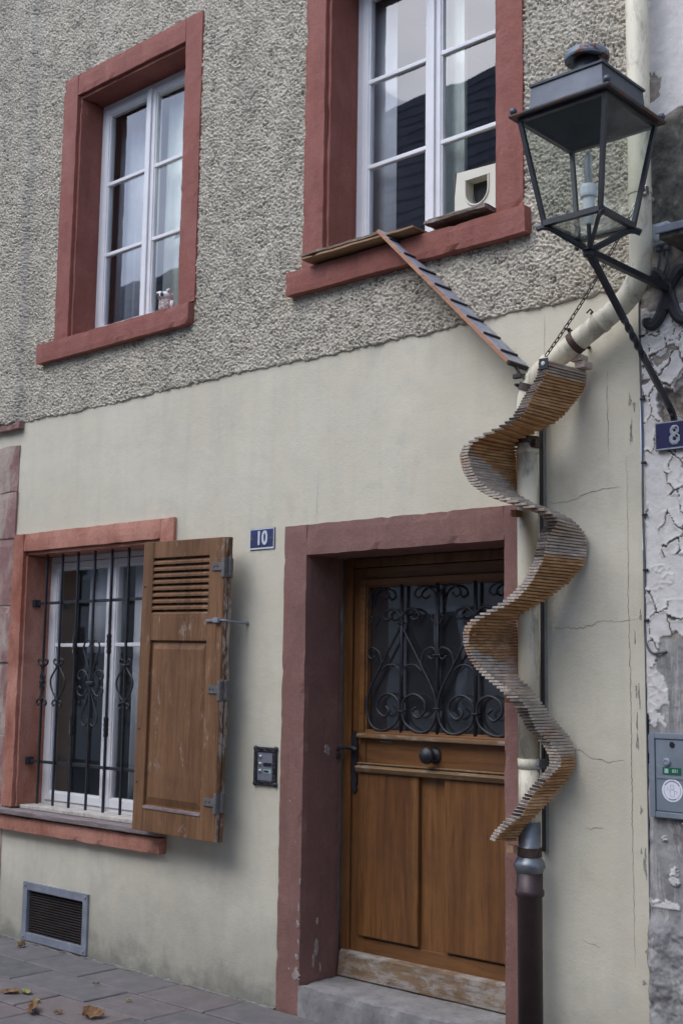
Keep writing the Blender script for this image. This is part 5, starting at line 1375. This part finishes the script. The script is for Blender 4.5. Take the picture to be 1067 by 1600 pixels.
# ------------------------------------------------------------------ houses across the street, seen reflected in the panes
def opp(x0, x1, dfr, eave, ridge, rx0, rx1, wm, label, rows):
    h = thing('opposite_house', label, 'house', ((x0 + x1) / 2, dfr, 0))
    m = B(); box(m, x0, x1, dfr, dfr + 8, -.1, eave); obj('wall', m, wm, h)
    m = B(); e = .4; dm = dfr + 4
    lo = [V(x0 - e, dfr - e, eave), V(x1 + e, dfr - e, eave), V(x1 + e, dfr + 8 + e, eave), V(x0 - e, dfr + 8 + e, eave)]
    v = [m.verts.new(p) for p in lo]; r0 = m.verts.new(V(rx0, dm, ridge)); r1 = m.verts.new(V(rx1, dm, ridge))
    m.faces.new(v); m.faces.new([v[0], v[1], r1, r0]); m.faces.new([v[1], v[2], r1]); m.faces.new([v[2], v[3], r0, r1]); m.faces.new([v[3], v[0], r0])
    k = 1
    for j in range(1, 22):       # tile courses
        t = j / 22; a = lo[0].lerp(V(rx0, dm, ridge), t); c = lo[1].lerp(V(rx1, dm, ridge), t)
        tube(m, [a + Vector((0, 0, .02)), c + Vector((0, 0, .01))], .022, 4)
    obj('roof', m, TILE, h)
    n = int((x1 - x0) / 2.4)
    for z0, z1 in rows:
        for i in range(n):
            cx = x0 + (x1 - x0) * (i + .5) / n
            m = B(); frame(m, cx - .55, cx + .55, z0, z1, .09, dfr - .03, dfr + .02, 0); box(m, cx - .04, cx + .04, dfr - .03, dfr + .01, z0 + .09, z1 - .09)
            w = obj('window', m, TILEG, h)
            m = B(); m.faces.new([m.verts.new(V(*p)) for p in ((cx - .47, dfr - .012, z0 + .08), (cx + .47, dfr - .012, z0 + .08), (cx + .47, dfr - .012, z1 - .08), (cx - .47, dfr - .012, z1 - .08))]); obj('pane', m, BLACK, w)
opp(-18, -4.2, 9.2, 6.2, 12.9, -16.2, -12.2, OPPW, 'tall tiled house across the street, reflected in the cat window', [(1.0, 2.6), (4.0, 5.5)])
opp(-33, -18.05, 9.0, 5.2, 10.8, -30, -21, OPPL, 'low pale house across the street, reflected in the upper left window', [(1.0, 2.5), (3.3, 4.6)])
opp(-4.15, 9, 9.4, 5.6, 8.8, -2, 6, OPPL, 'pale house straight behind the viewer across the street', [(1.0, 2.5), (3.6, 4.9)])

# ------------------------------------------------------------------ sky, light, camera
w = bpy.data.worlds.new('World'); sc.world = w; w.use_nodes = True
n = w.node_tree.nodes; l = w.node_tree.links; bg = n['Background']
SUN_EL, SUN_AZ = 52, 200      # azimuth: compass-like angle used for both the lamp and the sky
sk = n.new('ShaderNodeTexSky'); sk.sky_type = 'NISHITA'; sk.sun_disc = False
sk.sun_elevation = math.radians(SUN_EL); sk.sun_rotation = math.radians(SUN_AZ); sk.air_density = 1.0; sk.dust_density = 3.0; sk.ozone_density = 1
hs = n.new('ShaderNodeHueSaturation'); hs.inputs['Saturation'].default_value = .75; l.new(sk.outputs[0], hs.inputs['Color'])
tc = n.new('ShaderNodeTexCoord'); mp = n.new('ShaderNodeMapping'); mp.inputs['Scale'].default_value = (1, 1, 2.2); l.new(tc.outputs['Generated'], mp.inputs[0])
nz = n.new('ShaderNodeTexNoise'); nz.inputs['Scale'].default_value = 2.6; nz.inputs['Detail'].default_value = 7; nz.inputs['Roughness'].default_value = .55; l.new(mp.outputs[0], nz.inputs[0])
rp = n.new('ShaderNodeValToRGB'); rp.color_ramp.elements[0].position = .36; rp.color_ramp.elements[0].color = (.46, .56, .78, 1); rp.color_ramp.elements[1].position = .66; rp.color_ramp.elements[1].color = (1.20, 1.25, 1.38, 1); l.new(nz.outputs['Fac'], rp.inputs[0])
mm = n.new('ShaderNodeMix'); mm.data_type = 'RGBA'; mm.blend_type = 'MULTIPLY'; mm.inputs[0].default_value = 1; l.new(hs.outputs[0], mm.inputs[6]); l.new(rp.outputs[0], mm.inputs[7])
l.new(mm.outputs[2], bg.inputs[0]); bg.inputs[1].default_value = .15
sun = bpy.data.lights.new('sun', 'SUN'); sun.energy = .6; sun.angle = math.radians(60); sun.color = (1, .94, .83)
so = bpy.data.objects.new('sun', sun); COL.objects.link(so)
az = math.radians(SUN_AZ); el = math.radians(SUN_EL)
sv = Vector((math.sin(az) * math.cos(el), math.cos(az) * math.cos(el), math.sin(el)))      # towards the sun (Blender sky: rotation 0 = +Y)
so.rotation_euler = (-sv).to_track_quat('-Z', 'Y').to_euler(); so.location = (0, -5, 12)

cam = bpy.data.cameras.new('camera'); co = bpy.data.objects.new('camera', cam); COL.objects.link(co)
rt = Vector((.74065629, .67174384, .01372836)); up = Vector((.07755639, -.10577305, .99136122)); fw = Vector((-.66739289, .7331932, .1304395))
co.matrix_world = Matrix(((rt.x, up.x, -fw.x, 0), (rt.y, up.y, -fw.y, -4.442889), (rt.z, up.z, -fw.z, 1.6), (0, 0, 0, 1)))
cam.sensor_fit = 'VERTICAL'; cam.sensor_height = 36; cam.sensor_width = 24; cam.lens = 1942.76 / 1600 * 36
cam.clip_start = .05; cam.clip_end = 300
cam.dof.use_dof = True; cam.dof.focus_distance = 5.3; cam.dof.aperture_fstop = 5.0
sc.camera = co
vs = sc.view_settings; vs.view_transform = 'Standard'; vs.look = 'None'; vs.gamma = 1; vs.use_curve_mapping = False; vs.exposure = EXPO
sc.cycles.max_bounces = 8; sc.cycles.transparent_max_bounces = 16; sc.cycles.diffuse_bounces = 4
